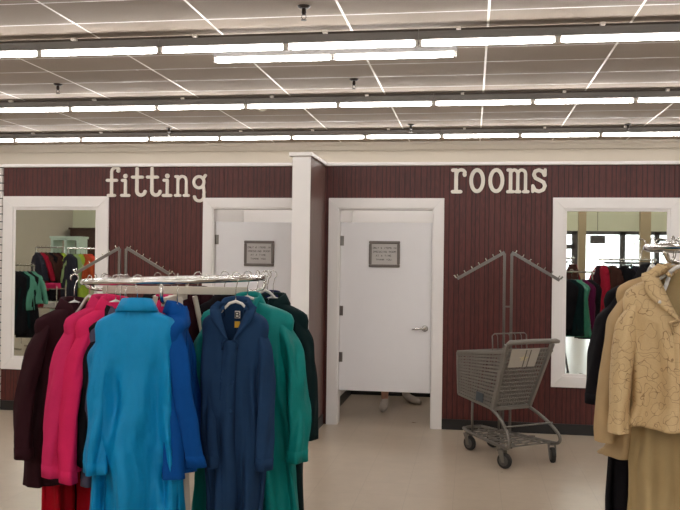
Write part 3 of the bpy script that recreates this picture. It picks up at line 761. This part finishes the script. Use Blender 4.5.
for i, (ang, rot, wh, mt) in enumerate(((186, 95, 'empty clear hanger on the left side of the right rack', hanger_clear), (206, 65, 'empty clear hanger beside the tan jackets, nearer the mirror', hanger_clear), (222, 100, 'empty black hanger just above the tan jacket collar', hanger_black), (236, 70, 'empty black hanger nearest the picture edge on the right rack', hanger_black))):
    empty_hanger(Vector((RC.x+RR*math.cos(R(ang)), RC.y+RR*math.sin(R(ang)), RZ+.0148)), R(rot), wh, 'empty hangers on the right rack', mt, chrome if i < 2 else hanger_black, half=.18)
# far side of the right rack, seen in the right mirror
for i, (ang, mt, nm, lb_, LL, sl_) in enumerate(((62, blk, 'dress', 'black dress on the wall side of the right rack, seen in the mirror', .95, 0), (80, sequin, 'dress', 'emerald sequinned dress on the wall side of the right rack, seen in the mirror', .9, 0),
        (97, plum, 'dress', 'plum dress on the wall side of the right rack, seen in the mirror', .92, 0), (115, blk, 'jacket', 'black jacket on the wall side of the right rack, seen in the mirror', .7, .55), (25, brown, 'jacket', 'brown jacket on the right side of the right rack', .7, .55), (-5, crimson, 'jacket', 'crimson jacket on the right side of the right rack', .72, .55))):
    x = RC.x+RR*math.cos(R(ang)); y = RC.y+RR*math.sin(R(ang))
    garment(nm, lb_, nm, GR, Vector((x, y, RZ+.0148)), R(ang+90+(-50 if ang > 50 else 0)), mt, half=.17, L=LL, hem=.18, sleeve=sl_, collar=None if not sl_ else 'round', seed=40+i, res=(32, 20), drop=.13, amp=.06, cuff=False)
# ------------------------------------------------------------------ two-way stands with slanted arms
def slant_stand(x, y, rot, label):
    r = thing('two_way_stand', label, 'display stand', (x, y, 0), rot)
    for s in (-1, 1):
        u = MB(); u.bar((s*.030, 0, .05), (s*.030, 0, 1.595), .022, .022); up = u.build('upright', dull_steel, r, bevel=.002)
        a = Vector((s*.030, 0, 1.605)); e = Vector((s*.425, 0, 1.375))
        b = MB(); b.bar(a, e, .012, .026); arm = b.build('arm', dull_steel, up, bevel=.002)
        b = MB(); d = (e-a).normalized(); n = Vector((-d.z*s, 0, d.x*s)); 
        if n.z < 0: n = -n
        for k in range(7):
            q = a.lerp(e, .06+k*.15)+n*.013; b.tube([q, q+n*.022], .004, 6)
        q = e+n*.010; b.tube([q, q+n*.03+d*.006], .007, 6)
        b.build('peg', chrome, arm)
    b = MB(); b.bar((-.02, 0, 1.145), (.02, 0, 1.145), .02, .012); b.bar((-.02, 0, .5), (.02, 0, .5), .02, .012); b.build('spacer', dull_steel, r)
    b = MB(); b.bar((-.03, -.24, .03), (-.03, .24, .03), .025, .025); b.bar((.03, -.24, .03), (.03, .24, .03), .025, .025); b.bar((-.24, 0, .055), (.24, 0, .055), .03, .02)
    b.build('base', chrome, r, bevel=.002)
    for s in (-1, 1):
        for q in (-1, 1):
            MB().lathe((s*.03, q*.22, .0005), [(.012, 0), (.014, .017)], 10).build('foot', rubber, r)
slant_stand(.303, 7.22, 0, 'chrome two-way stand with slanted peg arms behind the shopping cart')
slant_stand(-3.04, 7.0, R(4), 'chrome two-way stand with slanted peg arms behind the round coat rack')
# ------------------------------------------------------------------ shopping cart
def cart():
    rear = Vector((.43, 6.455, 0)); fr = Vector((.06, 6.97, 0)); d = (fr-rear).normalized()
    ang = math.atan2(d.y, d.x)
    r = thing('shopping_cart', 'grey plastic shopping cart standing by the panelled wall', 'shopping cart', (rear.x, rear.y, 0), ang)
    # local: +x forward, +y left of the cart (towards picture left)
    TB = .435/2; BB = .35/2; TF = .41/2; BF = .39/2
    ur, uf = -.01, .63        # top rear / front
    br, bf = .20, .625          # bottom rear / front
    zr, zf, zb, zbf = .90, .79, .40, .455
    def V(*a): return Vector(a)
    rearT = [V(ur, -TB, zr), V(ur, TB, zr)]; rearB = [V(br, -BB, zb), V(br, BB, zb)]
    frT = [V(uf, -TF, zf), V(uf, TF, zf)]; frB = [V(bf, -BF, zbf), V(bf, BF, zbf)]
    def lattice(A, B, Cc, D, nh, nv, th, w=.012, wh=None):   # A,B top ends; C,D bottom ends
        b = MB()
        for i in range(nh+1):
            t = i/nh; b.bar(A.lerp(Cc, t), B.lerp(D, t), th, wh or w)
        for i in range(nv+1):
            t = i/nv; b.bar(A.lerp(B, t), Cc.lerp(D, t), w, th)
        return b
    for s in (0, 1):
        zs = V(0, 0, -.08)
        lattice(rearT[s]+zs*.6, frT[s], rearB[s], frB[s], 15, 16, .005, .006, .0175).build('side_panel', cart_plastic, r)
    lattice(frT[0], frT[1], frB[0], frB[1], 13, 9, .006, .008, .012).build('front_panel', cart_plastic, r)
    lattice(rearB[0], frB[0], rearB[1], frB[1], 9, 12, .006, .012).build('basket_floor', cart_plastic, r)
    lattice(rearT[0]+V(.02, .02, -.03), rearT[1]+V(.02, -.02, -.03), rearB[0]+V(.01, .01, .01), rearB[1]+V(.01, -.01, .01), 14, 15, .006, .0085, .009).build('rear_gate', cart_plastic, r)
    b = MB()
    for s in (0, 1):
        b.bar(rearT[s]+V(0, 0, -.045), frT[s], .024, .026); b.bar(rearB[s], frB[s], .02, .022); b.bar(frT[s], frB[s], .02, .02)
    b.bar(frT[0], frT[1], .022, .026); b.bar(frB[0], frB[1], .02, .022)
    b.build('basket_rim', cart_plastic, r, bevel=.004)
    b = MB()
    for s in (0, 1): b.bar(rearT[s]+V(-.005, 0, .01), rearB[s], .034, .028, V(0, 1, 0))
    b.bar(rearB[0], rearB[1], .03, .03)
    b.build('rear_frame', cart_plastic, r, bevel=.006)
    hd = MB(); hd.tube([V(ur-.05, -TB-.025, zr+.025), V(ur-.045, -TB, zr+.03), V(ur-.03, 0, zr+.032), V(ur-.045, TB, zr+.03), V(ur-.03, TB+.02, zr+.012)], [.013, .019, .019, .019, .014], 12)
    hd.build('handle', cart_plastic, r, smooth=True)
    # placard on the child seat gate and small sticker on the side
    q = [rearT[0].lerp(rearB[0], .06), rearT[1].lerp(rearB[1], .06), rearT[1].lerp(rearB[1], .34), rearT[0].lerp(rearB[0], .34)]
    nn = (rearB[0]-rearT[0]).cross(rearT[1]-rearT[0]).normalized()
    if nn.x > 0: nn = -nn
    def quad(a0, a1, off, t):
        P = [q[0].lerp(q[1], a0), q[0].lerp(q[1], a1), q[3].lerp(q[2], a1), q[3].lerp(q[2], a0)]
        return [p+nn*off for p in P]+[p+nn*(off+t) for p in P]
    pl = MB().hexa(quad(.24, .86, -.004, .006)).build('placard', plain('pale plastic placard', (184, 178, 168), .5), r)
    b = MB(); cen = (q[0]+q[1]+q[2]+q[3])/4+(q[1]-q[0])*.05; ax = (q[1]-q[0]).normalized(); ay = (q[0]-q[3]).normalized()
    P = []
    for k in range(10):
        rr = .032 if k % 2 == 0 else .015; a = PI/2+k*PI/5
        P.append(cen+ax*rr*math.cos(a)*1.5+ay*rr*math.sin(a)+nn*.0035)
    vs = [b.b.verts.new(p) for p in P]; vb = [b.b.verts.new(p-nn*.001) for p in P]; b.b.faces.new(vs); b.b.faces.new(vb[::-1])
    for k in range(10): b.b.faces.new((vs[k], vs[(k+1) % 10], vb[(k+1) % 10], vb[k]))
    b.build('emblem', plain('faded cream emblem', (206, 196, 160), .5), pl)
    b = MB()
    for dy in (.45, .55): b.tube([q[0].lerp(q[1], dy)+nn*.012, q[3].lerp(q[2], dy)+nn*.012], .004, 6)
    b.build('strap', cart_plastic, r)
    # child seat wire frame rising above the basket
    b = MB(); xs = .22; w = .165
    b.tube([V(xs, -w, .80), V(xs+.01, -w, .955), V(xs+.01, -w+.02, .97), V(xs+.01, w-.02, .97), V(xs+.01, w, .955), V(xs, w, .80)], .005, 8)
    for k in range(5):
        y = -w+.05+k*(2*w-.1)/4
        b.tube([V(xs, y, .80), V(xs+.01, y, .95), V(xs+.01, y+.012, .968)], .0035, 6)
    b.tube([V(xs, -w, .83), V(xs, w, .83)], .004, 6)
    b.build('child_seat', cart_metal, r, smooth=True)
    s1 = MB(); A = rearB[1].lerp(frB[1], .22)+V(0, .014, .035); Bp = rearB[1].lerp(frB[1], .42)+V(0, .014, .035)
    s1.bar(A+V(0, .004, .02), Bp+V(0, .004, .02), .004, .07); s1.build('sticker', plain('slate sticker', (70, 78, 84), .5), r)
    # tubular undercarriage
    zt = .15
    for s in (-1, 1):
        b = MB()
        P = [V(br+.02, s*BB, zb), V(.12, s*(BB+.01), zb-.035), V(.0, s*.21, .30), V(-.08, s*.235, .225), V(-.09, s*.24, .185), V(-.07, s*.24, .158), V(-.04, s*.235, zt), V(.3, s*.18, zt), V(.62, s*.12, zt), V(.70, s*.09, zt+.005)]
        # smooth the path
        for _ in range(2):
            Q = [P[0]]
            for u, v in zip(P, P[1:]): Q += [u.lerp(v, .25), u.lerp(v, .75)]
            P = Q+[P[-1]]
        b.tube(P, .0125, 10); b.build('side_rail', cart_metal, r, smooth=True)
        b = MB(); b.tube([V(.52, s*.13, zt), V(.52, s*.135, .30), V(.50, s*.145, zbf-.03)], .010, 8); b.build('front_strut', cart_metal, r, smooth=True)
    b = MB(); b.tube([V(.70, -.09, zt+.005), V(.715, -.04, zt+.005), V(.715, .04, zt+.005), V(.70, .09, zt+.005)], .0125, 10)
    b.tube([V(-.02, -.22, .325-.02), V(-.02, .22, .325-.02)], .006, 8)
    b.build('cross_rail', cart_metal, r, smooth=True)
    b = MB()
    for k in range(9): 
        x = .0+k*.075; w = .225-x*.16
        b.bar((x, -w, zt), (x, w, zt), .012, .010)
    for y in (-.12, 0, .12): b.bar((.0, y, zt+.006), (.62, y*.85, zt+.006), .012, .008)
    b.build('bottom_tray', cart_plastic, r)
    for x, y, a in ((0, .235, 20), (0, -.235, -25), (.60, .115, 10), (.60, -.115, 40)):
        cs = thing('caster', '', '', (x, y, 0), R(a)); cs.parent = r
        for kk in ('label', 'category'): del cs[kk]
        R_ = .058
        b = MB(); b.lathe((-.02, -.016, R_), [(R_-.012, 0), (R_-.002, .003), (R_, .010), (R_, .022), (R_-.002, .029), (R_-.012, .032)], 28, 'y'); b.build('tire', rubber, cs, smooth=False)
        b = MB(); b.lathe((-.02, -.019, R_), [(.012, -.004), (.034, 0), (.040, .004), (.040, .034), (.034, .038), (.012, .042)], 20, 'y'); b.build('hub', hub_grey, cs)
        b = MB()
        for s in (-1, 1): b.hexa([(-.034, s*.024, R_-.012), (-.008, s*.024, R_-.012), (-.008, s*.027, R_-.012), (-.034, s*.027, R_-.012), (-.022, s*.024, .134), (.028, s*.024, .134), (.028, s*.027, .134), (-.022, s*.027, .134)])
        b.box(-.022, .028, -.027, .027, .131, .137); b.lathe((.003, 0, .133), [(.014, 0), (.012, .014)], 12)
        b.build('fork', cart_metal, cs)
cart()
# ------------------------------------------------------------------ person behind the closed door
def person():
    J = {}; V_ = []; E_ = []; Rr = []
    def v(name, p, r): J[name] = len(V_); V_.append(p); Rr.append(r)
    def e(a, b_): E_.append((J[a], J[b_]))
    cx, cy = -.76, 8.74
    v('pelvis', (cx, cy, .90), (.145, .105)); v('waist', (cx, cy, 1.04), (.115, .09)); v('chest', (cx, cy, 1.22), (.135, .10)); v('neckb', (cx, cy, 1.36), (.075, .065)); v('neck', (cx, cy-.01, 1.42), (.048, .048))
    v('head', (cx, cy-.02, 1.49), (.068, .078)); v('head2', (cx, cy-.015, 1.57), (.074, .088)); v('head3', (cx, cy-.01, 1.63), (.05, .06))
    for a, b_ in (('pelvis', 'waist'), ('waist', 'chest'), ('chest', 'neckb'), ('neckb', 'neck'), ('neck', 'head'), ('head', 'head2'), ('head2', 'head3')): e(a, b_)
    for s, n in ((-1, 'r'), (1, 'l')):
        v('sh'+n, (cx+s*.155, cy, 1.33), (.052, .052)); v('el'+n, (cx+s*.20, cy+.03, 1.06), (.038, .038)); v('wr'+n, (cx+s*.20, cy-.06, .84), (.025, .022)); v('ha'+n, (cx+s*.195, cy-.085, .77), (.034, .018))
        e('neckb', 'sh'+n); e('sh'+n, 'el'+n); e('el'+n, 'wr'+n); e('wr'+n, 'ha'+n)
        for q in range(4):
            fx = (q-1.5)*.017; ln = (.055, .068, .072, .060)[q]
            v('f%d%s' % (q, n), (cx+s*.195+fx*.4, cy-.09+fx, .735), (.009, .009)); v('g%d%s' % (q, n), (cx+s*.19+fx*.4, cy-.085+fx, .77-ln-.012), (.007, .007)); e('ha'+n, 'f%d%s' % (q, n)); e('f%d%s' % (q, n), 'g%d%s' % (q, n))
        v('th'+n, (cx+s*.185, cy-.125, .775), (.010, .010)); v('tj'+n, (cx+s*.18, cy-.14, .745), (.008, .008)); e('ha'+n, 'th'+n); e('th'+n, 'tj'+n)
    # legs: foot towards the camera (picture left), foot pointing to picture right
    v('hl', (cx-.075, cy-.02, .82), (.085, .085)); v('kl', (-.865, 8.56, .47), (.052, .055)); v('cl', (-.862, 8.56, .33), (.050, .054)); v('al', (-.862, 8.53, .085), (.031, .034)); v('bl', (-.862, 8.47, .045), (.038, .032)); v('tl', (-.870, 8.36, .026), (.038, .022))
    v('hr_', (cx+.075, cy+.01, .82), (.085, .085)); v('kr', (-.68, 8.90, .47), (.052, .055)); v('cr', (-.685, 8.98, .33), (.048, .052)); v('ar', (-.69, 9.02, .09), (.031, .034)); v('br', (-.64, 8.99, .045), (.034, .032)); v('tr', (-.535, 8.90, .026), (.036, .022))
    for a, b_ in (('pelvis', 'hl'), ('hl', 'kl'), ('kl', 'cl'), ('cl', 'al'), ('al', 'bl'), ('bl', 'tl'), ('pelvis', 'hr_'), ('hr_', 'kr'), ('kr', 'cr'), ('cr', 'ar'), ('ar', 'br'), ('br', 'tr')): e(a, b_)
    me = bpy.data.meshes.new('person'); me.from_pydata(V_, E_, []); me.materials.append(skin)
    o = bpy.data.objects.new('person', me); C.objects.link(o)
    o.modifiers.new('skin', 'SKIN'); 
    sv = me.skin_vertices[0] if me.skin_vertices else None
    if sv is None:
        me.attributes  # layer is created with the modifier through the operator only
        bm = bmesh.new(); bm.from_mesh(me); bm.verts.layers.skin.verify(); bm.to_mesh(me); bm.free(); sv = me.skin_vertices[0]
    for i, r_ in enumerate(Rr): sv.data[i].radius = r_; sv.data[i].use_root = (i == 0)
    s_ = o.modifiers.new('sub', 'SUBSURF'); s_.levels = 2; s_.render_levels = 2
    tag(o, 'person behind the closed door, only bare ankles and pale ankle socks showing', 'person')
    # socks
    sock = fabric('pale knitted sock', (206, 196, 186))
    for pts, rad in (([(-.862, 8.545, .125), (-.862, 8.535, .085), (-.862, 8.49, .045), (-.866, 8.43, .038), (-.870, 8.37, .032), (-.872, 8.335, .026)], [.037, .041, .046, .043, .036, .020]),
                     ([(-.692, 9.02, .135), (-.69, 9.02, .09), (-.655, 9.0, .048), (-.60, 8.955, .040), (-.545, 8.905, .032), (-.510, 8.88, .026)], [.037, .041, .046, .043, .036, .020])):
        P = [Vector(p) for p in pts]
        b = MB(); b.tube(P, rad, 14)
        b.build('sock', sock, o, smooth=True, sub=1)
    dr = MB(); n = 28; rr = []
    for z, a_, b_ in ((1.37, .10, .075), (1.30, .175, .10), (1.2, .175, .12), (1.04, .15, .115), (.92, .18, .135), (.75, .20, .17), (.60, .22, .20)):
        rr.append([Vector((cx+a_*math.cos(2*PI*k/n), cy+b_*math.sin(2*PI*k/n)*(1+.05*math.sin(6*k)), z)) for k in range(n)])
    dr.grid(rr, True); dr.build('dress', navy, o, smooth=True, solid=.004)
    hr = MB(); rr = []
    for z, r_ in ((1.675, .02), (1.665, .055), (1.62, .088), (1.56, .098), (1.48, .095), (1.42, .085)):
        rr.append([Vector((cx+r_*math.cos(R(-40+260*k/20)), cy+.0+r_*1.1*math.sin(R(-40+260*k/20)), z)) for k in range(21)])
    hr.grid(rr); hr.build('hair', brown, o, smooth=True, solid=.012)
person()
# ------------------------------------------------------------------ the shop behind the camera (seen in the mirrors)
# storefront: wall above, mullioned windows, pillars
VY = 2*GY-Y0
def sx(px): return at(px, 260, VY).x
wx0, wx1 = 1.6, 7.6
wz0, wz1 = .30, 2.32
b = MB(); b.box(X0, wx0, Y0-.15, Y0, 0, CZ).box(wx1, X1, Y0-.15, Y0, 0, CZ).box(wx0, wx1, Y0-.15, Y0, wz1, CZ).box(wx0, wx1, Y0-.15, Y0, 0, wz0)
struct('wall_storefront', b, plain('pale cream wall paint', (200, 198, 172), .8, var=.03, scale=2))
vs = [sx(px) for px in (565, 573.5, 624, 662)]+[wx1]
mull = [wx0+.05, sx(575), sx(622.5), sx(657), sx(676), 6.6, wx1-.05]
wid = [.10, .16, .13, .12, .10, .1, .10]
b = MB(); 
for x, w in zip(mull, wid): b.box(x-w/2, x+w/2, Y0-.12, Y0+.02, wz0, wz1)
b.box(wx0, wx1, Y0-.12, Y0+.02, wz1-.09, wz1); b.box(wx0, wx1, Y0-.12, Y0+.02, wz0, wz0+.08)
b.box(wx0, mull[1], Y0-.12, Y0+.02, 1.86, 1.98); b.box(mull[3], wx1, Y0-.12, Y0+.02, 2.08, 2.14)
struct('window_1', b, frame_dark)
for a, c in zip(mull, mull[1:]):
    MB().box(a+.06, c-.06, Y0-.06, Y0-.052, wz0+.08, wz1-.09).build('window_pane', glass_m, bpy.data.objects['window_1'])
for i, px in enumerate((582, 645)):
    x = at(px, 230, 20.6).x; y = 2*GY-20.6
    struct('wall_pillar_%d' % (i+1), MB().box(x-.085-(i*.03), x+.085+(i*.03), y-.1, y+.1, 0, CZ), pillar_tan)
# outside the storefront
asph = plain('grey parking lot', (150, 148, 142), .9)
struct('ground', MB().box(-20, 30, -50, Y0-.25, -.12, -.02), asph)
# hanging decoration box by the window
p = mir(597.5, 238, 19.5)
o = MB().box(-.16, .16, -.1, .1, -.13, .06).build('speaker_box', frame_dark, None, bevel=.02, loc=p)
tag(o, 'dark box hanging in front of the shop window in the right mirror', 'speaker')
MB().tube([(0, 0, .06), (0, 0, CZ-p.z)], .006, 6).build('cable', frame_dark, o)
# round rack seen in the right mirror
MC = mir(627, 256, 14.5); 
round_rack('round_clothes_rack', 'round rack with red and black coats, seen in the right mirror', MC.x, MC.y, 1.58, .45, 0, metal=black_metal)
cols = [(crimson, 'crimson'), (maroon, 'maroon'), (crimson, 'bright red'), (brown, 'brown'), (blk, 'black'), (darkgrey, 'charcoal'), (blk, 'jet black'), (dgreen, 'blackish green'), (grey, 'grey'), (plum, 'plum'), (navy, 'navy'), (teal, 'teal'), (blk, 'deep black'), (forest, 'forest green'), (maroon, 'wine'), (white_f, 'white')]
for i, (mt, cn) in enumerate(cols):
    a = R(200-i*24)
    # the side towards the mirror first, from picture left to right
    x = MC.x+.45*math.cos(a); y = MC.y+.45*math.sin(a)
    garment('coat', '%s coat on the round rack reflected in the right mirror' % cn, 'coat', 'coats on the rack reflected at right', Vector((x, y, 1.5948)), a+PI/2+R(18), mt, half=.20, L=.8+.1*((i*7) % 4), hem=.2, sleeve=.55, res=(28, 16), seed=80+i, cuff=False, collar='round', hanger=hanger_black if i % 3 else hanger_clear)
def _rr():
    a = mir(563, 268, 11.3); c = mir(592, 268, 11.5); a.z = c.z = 0
    rail('clothes_rail', 'low rail of dark dresses seen at the left edge of the right mirror', a, c, 1.40)
    fill(a, c, 1.40, [(blk, 'black', 'dress', .62, 50), (dgreen, 'blackish green', 'dress', .7, 60), (sequin, 'emerald sequinned', 'dress', .72, 55), (plum, 'plum', 'dress', .7, 60), (blk, 'deep black', 'dress', .75, 60)], 'dresses on the low rail reflected at right', 'on the low rail at the left of the right mirror', 200)
# left mirror: cabinet, white unit, rails of clothes, basket
def rail(name, label, p0, p1, z):
    r = thing(name, label, 'clothes rack', ((p0.x+p1.x)/2, (p0.y+p1.y)/2, 0))
    c = Vector(((p0.x+p1.x)/2, (p0.y+p1.y)/2, 0)); a = p0-c; e = p1-c; a.z = e.z = 0
    MB().tube([a+Vector((0, 0, z)), e+Vector((0, 0, z))], .013, 10).build('rail', chrome, r)
    for q in (a, e):
        MB().tube([q+Vector((0, 0, .03)), q+Vector((0, 0, z))], .013, 10).build('post', chrome, r)
        dd = (e-a).normalized(); n = Vector((-dd.y, dd.x, 0))
        MB().bar(q-n*.25+Vector((0, 0, .015)), q+n*.25+Vector((0, 0, .015)), .03, .025).build('foot_bar', chrome, r)
    return r
def fill(p0, p1, z, items, grp, where, seed):
    n = len(items)
    d = (p1-p0); ang = math.atan2(d.y, d.x)
    for i, (mt, cn, nm, L_, tw) in enumerate(items):
        q = p0.lerp(p1, (i+.5)/n)
        garment(nm, '%s %s %s' % (cn, nm, where), nm, grp, Vector((q.x, q.y, z+.014)), ang+R(tw), mt, half=.19, L=L_, hem=.19, sleeve=.45 if nm != 'dress' else 0, res=(26, 14), seed=seed+i, cuff=False, collar='round' if nm != 'dress' else None, hanger=hanger_black)
_rr()
a = mir(36, 246, 15.0); c = mir(64, 246, 15.3); a.z = c.z = 0
rail('clothes_rail', 'straight rail of dark blouses, left in the left mirror', a, c, 1.68)
fill(a, c, 1.68, [(darkgrey, 'charcoal', 'blouse', .5, 70), (crimson, 'crimson', 'blouse', .7, 55), (brown, 'brown', 'jacket', .6, 40), (blk, 'black', 'dress', .9, 35), (brown, 'dark brown', 'jacket', .66, 30), (maroon, 'maroon', 'dress', .85, 25), (lime, 'yellow green', 'blouse', .55, 40)], 'clothes on the left reflected rail', 'on the straight rail at the left of the left mirror', 120)
a = mir(68, 248, 14.6); c = mir(98, 248, 14.8); a.z = c.z = 0
rail('clothes_rail', 'straight rail of bright blouses, right in the left mirror', a, c, 1.66)
fill(a, c, 1.66, [(darkgrey, 'charcoal', 'dress', .95, 45), (sage, 'pale green', 'blouse', .6, 10), (lime, 'lime', 'dress', 1.0, 20), (orange, 'orange', 'blouse', .5, 50), (coral, 'coral', 'blouse', .55, 30), (blk, 'black', 'jacket', .6, 40)], 'clothes on the right reflected rail', 'on the straight rail at the right of the left mirror', 140)
a = mir(14, 268, 12.6); c = mir(34, 268, 12.9); a.z = c.z = 0
rail('clothes_rail', 'low rail of black and mint clothes at the left edge of the left mirror', a, c, 1.36)
fill(a, c, 1.36, [(blk, 'black', 'dress', 1.0, 30), (dgreen, 'blackish green', 'jacket', .9, 25), (mint, 'mint', 'jacket', .6, 30), (blk, 'deep black', 'dress', 1.05, 35), (mint, 'pale mint', 'blouse', .5, 40)], 'clothes on the low reflected rail', 'on the low rail at the left of the left mirror', 160)
# white display unit
pw = mir(68, 300, 16.6); u = thing('display_unit', 'pale painted open display unit behind the rails in the left mirror', 'shelving unit', (pw.x, pw.y, 0))
pale = plain('pale mint paint', (186, 204, 190), .5)
b = MB(); 
for x in (-.30, 0, .27): b.box(x, x+.05, -.2, .2, 0, 1.90)
b.build('side_board', pale, u)
for z in (.2, .6, 1.0, 1.4, 1.85): MB().box(-.25, .27, -.2, .2, z, z+.035).build('shelf', pale, u)
MB().box(-.32, .34, -.22, .22, 1.886, 1.93).build('top_board', pale, u)
# dark cabinet on the storefront wall
pc = mir(73, 238, 20.5)
o = MB().box(-.52, .52, -.25, .25, -.55, .25).box(-.55, .55, -.28, .28, .25, .30).build('wall_cabinet', dark_wood, None, loc=(pc.x, Y0+.30, pc.z), bevel=.01)
tag(o, 'dark brown cabinet high on the far wall in the left mirror', 'cabinet')
# wire shelves with folded things and baskets
ps = mir(44, 300, 13.6); u = thing('wire_shelf', 'wire display shelf with folded pink and red clothes in the left mirror', 'shelving unit', (ps.x, ps.y, 0))
for x in (-.32, .32):
    for y in (-.16, .16): MB().tube([(x, y, 0), (x, y, 1.0)], .009, 8).build('post', chrome, u)
for z in (.3, .62, .95):
    b = MB()
    for k in range(11): b.tube([(-.32+.064*k, -.16, z), (-.32+.064*k, .16, z)], .003, 5)
    for y in (-.16, 0, .16): b.tube([(-.32, y, z), (.32, y, z)], .005, 6)
    b.build('shelf', chrome, u)
def folded(x, y, z, mt, label):
    b = MB()
    rr = []
    for k in range(4): b.box(-.11+.004*k, .11-.003*k, -.10, .10, .002+k*.022, .022+k*.022)
    o = b.build('folded_clothes', mt, None, bevel=.009, loc=(ps.x+x, ps.y+y, z+.007)); tag(o, label, 'folded clothes', 'folded clothes on the wire shelf')
for x, z, mt, cn in ((-.18, .95, coral, 'coral folded clothes, left on the top wire shelf'), (.16, .95, pink, 'pink folded clothes, right on the top wire shelf'), (-.16, .62, crimson, 'crimson folded clothes, left on the middle wire shelf'), (.15, .62, white_f, 'white folded clothes, right on the middle wire shelf'), (0, .3, red, 'deep red folded clothes on the lowest wire shelf')):
    folded(x, 0, z, mt, cn)
# ------------------------------------------------------------------ world and view
w = bpy.data.worlds.new('world'); sc.world = w; w.use_nodes = True
bg = w.node_tree.nodes['Background']; bg.inputs[0].default_value = (.93, .97, 1, 1); bg.inputs[1].default_value = 2.2
sc.view_settings.view_transform = 'Standard'; sc.view_settings.look = 'None'; sc.view_settings.gamma = 1; sc.view_settings.use_curve_mapping = False
sc.view_settings.exposure = 1.36
sc.cycles.use_denoising = True
sc.cycles.max_bounces = 8; sc.cycles.sample_clamp_indirect = 8

for o in C.objects:
    if o.parent is None and 'label' in o and len(o['label'].split()) > 16: print('LONG', o['label'])
